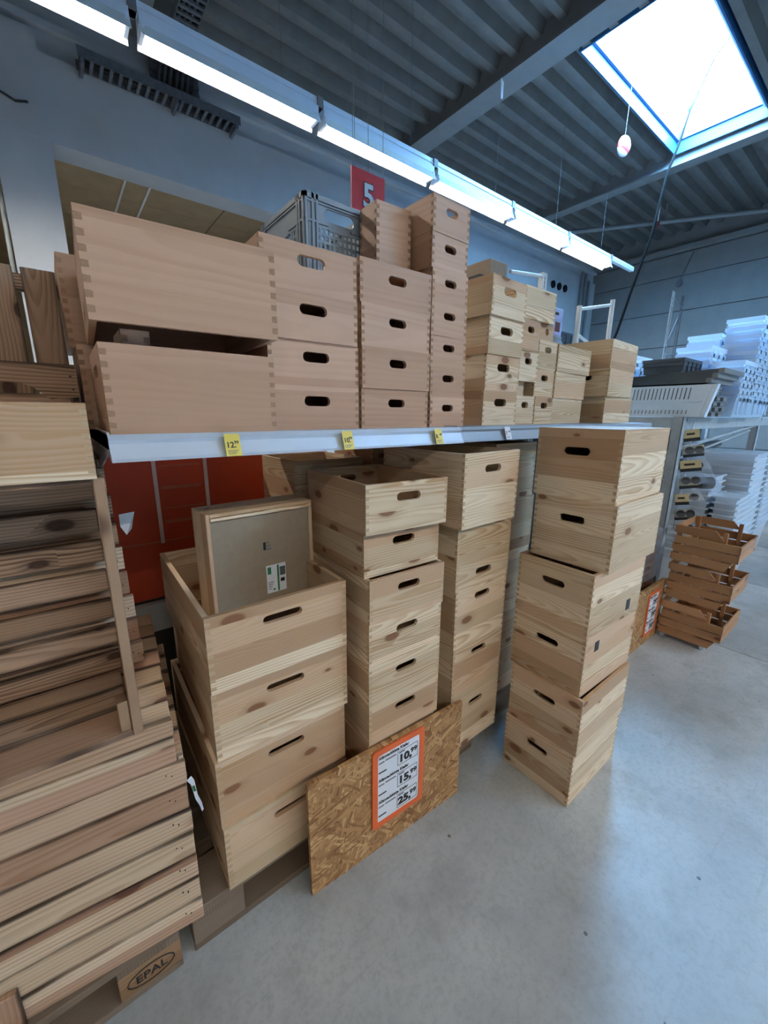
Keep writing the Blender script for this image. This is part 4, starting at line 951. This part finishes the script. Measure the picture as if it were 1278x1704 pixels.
# balloon at the ceiling
e = tag(empty('foil_balloon', (6.35, 3.02, 4.93)), 'flat red and white foil balloon floating below the roof deck', 'balloon')
bm = bmesh.new(); bmesh.ops.create_uvsphere(bm, u_segments=20, v_segments=12, radius=1.0)
for v in bm.verts: v.co = Vector((v.co.x*0.10, v.co.y*0.035, v.co.z*0.14))
me = bpy.data.meshes.new('balloon'); bm.to_mesh(me); bm.free()
for m_ in ('red', 'paper', 'cream_card'): me.materials.append(M[m_])
for p in me.polygons: p.use_smooth = True; p.material_index = 1 if p.center.z < -0.07 else (2 if p.center.z > 0.08 else 0)
link('body', me, e, (0, 0, 0), (radians(-8), radians(22), radians(-25))); MB().rod((0.0, 0, 0.12), (0.02, 0, 0.71), 0.002, 5).build('ribbon', 'string', e)

# --- under the rack: nested translucent tubs
def tub_mesh(w, d, h):
    m = MB(); m.frustum((0.06, 0.05, w-0.06, d-0.05), (0.015, 0.015, w-0.015, d-0.015), 0, h-0.012, cap=False)
    m.add([(0,0,h-0.012),(w,0,h-0.012),(w,d,h-0.012),(0,d,h-0.012),(0,0,h),(w,0,h),(w,d,h),(0,d,h),(0.015,0.015,h),(w-0.015,0.015,h),(w-0.015,d-0.015,h),(0.015,d-0.015,h)],
          [(0,1,5,4),(1,2,6,5),(2,3,7,6),(3,0,4,7),(4,5,9,8),(5,6,10,9),(6,7,11,10),(7,4,8,11),(3,2,1,0)])
    return m.mesh('tub', 'tub')
def tub_stack(x, y, yaw, w, d, h, pitch, n, label, group, lean=0.0):
    me = tub_mesh(w, d, h)
    for i in range(n):
        tag(link('storage_tub', me, None, (x - lean*i, y, 0.004 + pitch*i), (0, 0, radians(yaw))), '%s white tub from the floor, %s' % (NTH[i], label), 'tub', group)
tub_stack(3.90, 0.86, 0, 0.38, 0.34, 0.36, 0.048, 15, 'low left stack under the rack', 'tubs in the left stack')
tub_stack(3.90, 0.68, 0, 0.38, 0.165, 0.30, 0.046, 14, 'narrow stack in front of the big tubs', 'tubs in the narrow stack')
tub_stack(4.31, 0.70, 0, 0.50, 0.42, 0.50, 0.050, 15, 'tall stack of big tubs under the rack', 'tubs in the tall stack')
tub_stack(5.62, 0.80, 0, 0.62, 0.42, 0.36, 0.044, 16, 'stack right of the second rack post', 'tubs in the right stack')
carton(3.75, 1.30, 0.004, 0.5, 0.35, 1.20, 'carton', 'tall carton under the dark red carton in the rack')
carton(4.27, 1.30, 0.004, 1.5, 0.35, 1.20, 'dark_plastic', 'wide dark carton carrying the small cartons in the rack')
carton(4.00, 1.31, 1.2055, 0.36, 0.3, 0.19, 'mauve', 'dark red carton under the rack shelf behind the brace')
carton(4.48, 1.31, 1.2055, 0.36, 0.25, 0.19, 'white_plastic', 'white carton with dark print under the rack shelf', prints=((0.3, 0.35, 0.7, 0.65, 'ink'), (0.05, 0.88, 0.95, 1.0, 'ink')))
carton(4.86, 1.31, 1.2055, 0.26, 0.25, 0.18, 'lime', 'green carton beside the white carton under the rack shelf')
carton(5.15, 1.31, 1.2055, 0.14, 0.25, 0.18, 'white_plastic', 'narrow white carton right of the green carton')
carton(4.33, 1.14, 1.206, 0.9, 0.13, 0.055, 'dark_plastic', 'flat black film wrapped pack on top of the big tubs')
# casters in bags on a clip strip at the post
e = tag(empty('clip_strip', (3.42, 0.935, 0.70)), 'thin white clip strip hanging on the rack post', 'strip')
MB().tube([(0.04, 0.0, 0.76), (0.035, -0.006, 0.45), (0.02, -0.006, 0.2), (0.0, -0.004, 0.0)], 0.004, 5).build('strip', 'string', e)
for i, (x, z_, w_) in enumerate(((3.40, 1.345, 0.09), (3.43, 1.235, 0.12), (3.41, 1.135, 0.12), (3.44, 1.010, 0.11), (3.40, 0.900, 0.08), (3.43, 0.785, 0.10))):
    e = tag(empty('caster_pack', (x - 0.01, 0.955 - 0.004*i, z_), radians(-62 if i % 2 else -72), 0, radians(-10)), 'bagged black casters with cream card, %s on the clip strip' % ['topmost', 'second from the top', 'third from the top', 'fourth from the top', 'fifth from the top', 'lowest'][i], 'caster pack', 'caster packs on the clip strip')
    plain('card', e, (0, -0.003, 0), (w_, 0, 0.055), 'cream_card'); plain('card_band', e, (0, -0.004, -0.022), (w_, 0, 0), 'ink'); plain('print_line', e, (w_*0.2, -0.0045, 0.02), (w_*0.7, -0.003, 0.034), 'ink')
    m = MB(); m.frustum((0.0, -0.03, w_*1.3, 0.03), (0.0, -0.003, w_, 0.003), -0.11, -0.022); m.build('bag', 'film', e)
    for q in range(2): MB().rod((0.03+0.055*q, -0.02, -0.085), (0.03+0.055*q, 0.015, -0.085), 0.026, 12).build('caster_wheel', 'rubber', e)
e = tag(empty('caster_pack', (3.66, 0.90, 1.02), radians(-60)), 'bagged black caster hanging apart to the right of the clip strip', 'caster pack')
MB().rod((0.0, -0.02, 0.0), (0.09, 0.02, 0.0), 0.045, 14).build('caster_wheel', 'rubber', e); MB().frustum((-0.03, -0.05, 0.16, 0.05), (-0.15, -0.004, -0.05, 0.004), -0.06, 0.30).build('bag', 'film', e)

# particle board with second price sheet
e = tag(empty('particle_board', (2.45, 0.860, 0)), 'brown particle board with price sheet beside the slatted trolley crates', 'board')
MB().box((0, -0.018, 0), (0.69, 0, 0.415)).build('board', 'osb', e)
price_sign((2.86, 0.8415, 0.06), 0, 0.19, 0.31, 'orange framed price sheet on the far particle board near the trolley', [('Allzweckkiste', '29,', '99'), ('Allzweckkiste', '39,', '99'), ('Allzweckkiste', '59,', '99')])
# wrapped bundle of reddish slatted panels
e = tag(empty('wrapped_bundle', (2.52, 0.90, 0)), 'film wrapped pile of reddish slatted panels behind the far particle board', 'bundle')
for i in range(13):
    zz_ = 0.01 + 0.055*i
    for q in range(2): board('plank', e, (0.02 + 0.004*(i % 3), 0.02 + 0.28*q, zz_), (0.60 - 0.01*(i % 2), 0.09 + 0.28*q, zz_+0.022), 'planks')
    for q in range(3): board('plank', e, (0.02 + 0.25*q, 0.02, zz_+0.0225), (0.08 + 0.25*q, 0.42, zz_+0.0545), 'planks')
MB().box((0.0, 0.0, 0.42), (0.63, 0.46, 0.755)).build('wrap_film', 'film', e)

# ================================================================== TROLLEY CRATES (open fronted, three high)
TX, TY = 3.10, 0.50
def trolley_crate(z, label, casters=False, j=0.0):
    e = tag(empty('slatted_stacking_crate', (TX + j, TY, z)), label, 'crate', 'stacked open fronted crates')
    w, d, h = 0.42, 0.325, 0.245
    for sx in (0.0, w-0.012):
        a = 0.0 if sx == 0 else 0.0
        for k, (y0, z0) in enumerate(((0.0, 0.002), (-0.012, 0.063), (-0.014, 0.122), (0.075, 0.191))):
            hh = 0.051; m = MB()
            if k == 3: o = [(y0, z0), (d, z0), (d, z0+hh), (y0+0.045, z0+hh)]
            elif k == 0: o = [(0.045, z0), (d, z0), (d, z0+hh), (0.018, z0+hh)]
            else: o = [(y0, z0), (d, z0), (d, z0+hh), (y0, z0+hh)]
            bm_ = MB().plate([(p[0], p[1]) for p in o], [], 0.012)
            me = bm_.mesh('slat', 'trolley')
            # plate lies in local XZ: local X -> world +Y, thickness -> world -X
            link('slat', me, e, (sx + 0.012, 0, 0), (0, 0, pi/2))
    for xx in (0.0125, w-0.0335):
        board('corner_post', e, (xx, d-0.03, 0.0), (xx+0.021, d-0.002, h-0.002), 'trolley'); board('front_post', e, (xx, 0.062, 0.0), (xx+0.021, 0.084, 0.235), 'trolley')
        board('rail', e, (xx, 0.088, 0.0), (xx+0.021, d-0.034, 0.02), 'trolley')
    for z0 in (0.01, 0.075, 0.196): board('back_slat', e, (0.0, d+0.0005, z0), (w, d+0.011, z0+0.046), 'trolley')
    for z0 in (0.066, 0.118): board('front_slat', e, (0.0, -0.014, z0), (w, -0.003, z0+0.05), 'trolley')
    for k in range(5): board('floor_slat', e, (0.036, 0.03+0.058*k, 0.021), (w-0.036, 0.075+0.058*k, 0.030), 'trolley')
    if casters:
        for xx in (0.03, w-0.03):
            for yy in (0.075, d-0.02):
                c = MB(); c.rod((xx-0.008, yy, -0.016), (xx+0.008, yy, -0.016), 0.016, 12); o = c.build('caster', 'white_plastic', e)
    return e
trolley_crate(0.0325, 'open fronted slatted crate on small casters, lowest of the three stacked on the floor', True)
trolley_crate(0.0325+0.265, 'open fronted slatted crate, middle of the three stacked beside the particle board', False, 0.02)
trolley_crate(0.0325+0.53, 'open fronted slatted crate, topmost of the three stacked beside the particle board', False, 0.01)

# ================================================================== CEILING DETAILS
def cable_tray(p0, L, along, label, w=0.22):
    e = tag(empty('cable_tray', p0, 0 if along == 'x' else pi/2), label, 'cable tray')
    for yy in (0, w): MB().box((0, yy-0.004, 0), (L, yy+0.004, 0.09)).build('side_rail', 'tray', e)
    x = 0.02
    while x < L: MB().box((x, 0, 0.0), (x+0.03, w, 0.02)).build('rung', 'tray', e); x += 0.085
    for k in range(4): MB().tube([(0.02, 0.03+0.05*k, 0.05), (L*0.5, 0.03+0.055*k, 0.045 + 0.01*(k % 2)), (L-0.02, 0.03+0.05*k, 0.05)], 0.017, 6).build('cable', 'rubber', e)
    for x in (0.02, L*0.55, L-0.06): MB().box((x, -0.01, -0.05), (x+0.03, w+0.02, -0.005)).build('bracket', 'tray', e)
    return e
cable_tray((0.67, 5.80, 4.93), 1.62, 'x', 'dusty ladder cable tray fixed along the white wall above the opening')
e = cable_tray((1.72, 3.2, 5.36), 2.5, 'y', 'dusty ladder cable tray running below the roof towards the wall')
for yy in (0.15, 1.2, 2.3): MB().rod((yy, 0.0, 0.0), (yy, 0.0, DECK+0.03-5.36), 0.008, 6).build('hanger_rod', 'rail_white', e)
m = MB()
for k in range(7): m.rod((1.42+0.055*k, 5.90, 4.99), (1.45+0.055*k, 5.62, 5.40), 0.022, 7)
e = tag(empty('cable_drop', (0, 0, 0)), 'bunch of dark cables dropping between the two cable trays', 'cables')
for k in range(7): MB().tube([(1.40+0.06*k, 5.93, 4.98), (1.42+0.06*k, 5.86, 5.12 + 0.02*(k % 3)), (1.46+0.055*k, 5.70, 5.38)], 0.022, 7).build('cable', 'rubber', e)
MB().box((1.36, 5.94, 4.98), (1.86, 6.0, 5.45)).build('back_plate', 'tray', e)
for k in range(5): MB().box((1.36, 5.92, 5.02+0.08*k), (1.86, 5.94, 5.05+0.08*k)).build('rung', 'tray', e)
tag(MB().rod((9.0, 5.9, 5.36), (12.0, 1.7, 5.40), 0.045, 10).rod((10.4, 3.92, 5.36), (10.4, 3.92, DECK+0.05), 0.02, 8).build('roof_pipe', 'steel_paint'), 'pale pipe running diagonally below the far roof bay', 'pipe')
e = tag(empty('roof_sensor', (10.0, 3.9, 5.22)), 'small white sensor hanging under the far roof bay', 'sensor')
MB().rod((0, 0, 0.05), (0, 0, DECK+0.05-5.22), 0.014, 8).build('stem', 'white_metal', e); MB().rod((0, 0, -0.06), (0, 0, 0.05), 0.05, 10, r2=0.03).build('head', 'mauve', e)
e = tag(empty('wall_lamp', (12.06, 4.05, 4.55)), 'small dark wall fitting with cable high on the grey end wall', 'wall fitting')
MB().rod((0, 0, 0), (0.03, 0, 0), 0.07, 12).build('body', 'tray', e); MB().tube([(0.03, 0, 0.05), (0.02, -0.12, 0.4), (0.02, -0.2, 0.62)], 0.01, 5).build('cable', 'tray', e)
tag(MB().tube([(-0.09, 6.0, 4.55), (0.02, 5.99, 4.47), (0.12, 6.0, 4.44), (0.22, 6.0, 4.47)], 0.012, 5).build('loose_wire', 'rubber'), 'short loose dark wire end on the white column', 'wire')
tag(MB().add([(0, 0, 0), (0.08, 0.02, 0.02), (0.09, 0.03, -0.16), (0.03, 0.01, -0.2)], [(0, 1, 2, 3), (3, 2, 1, 0)]).build('paper_scrap', 'paper', None, (4.86, 3.9, 5.50)), 'white paper scrap caught at the roof beam', 'paper')
tag(MB().tube([(-0.12, 6.12, 4.2), (-0.13, 6.1, 3.4), (-0.135, 6.1, 2.9)], 0.02, 6).build('white_cable', 'string'), 'white cable hanging at the left edge of the column', 'cable')
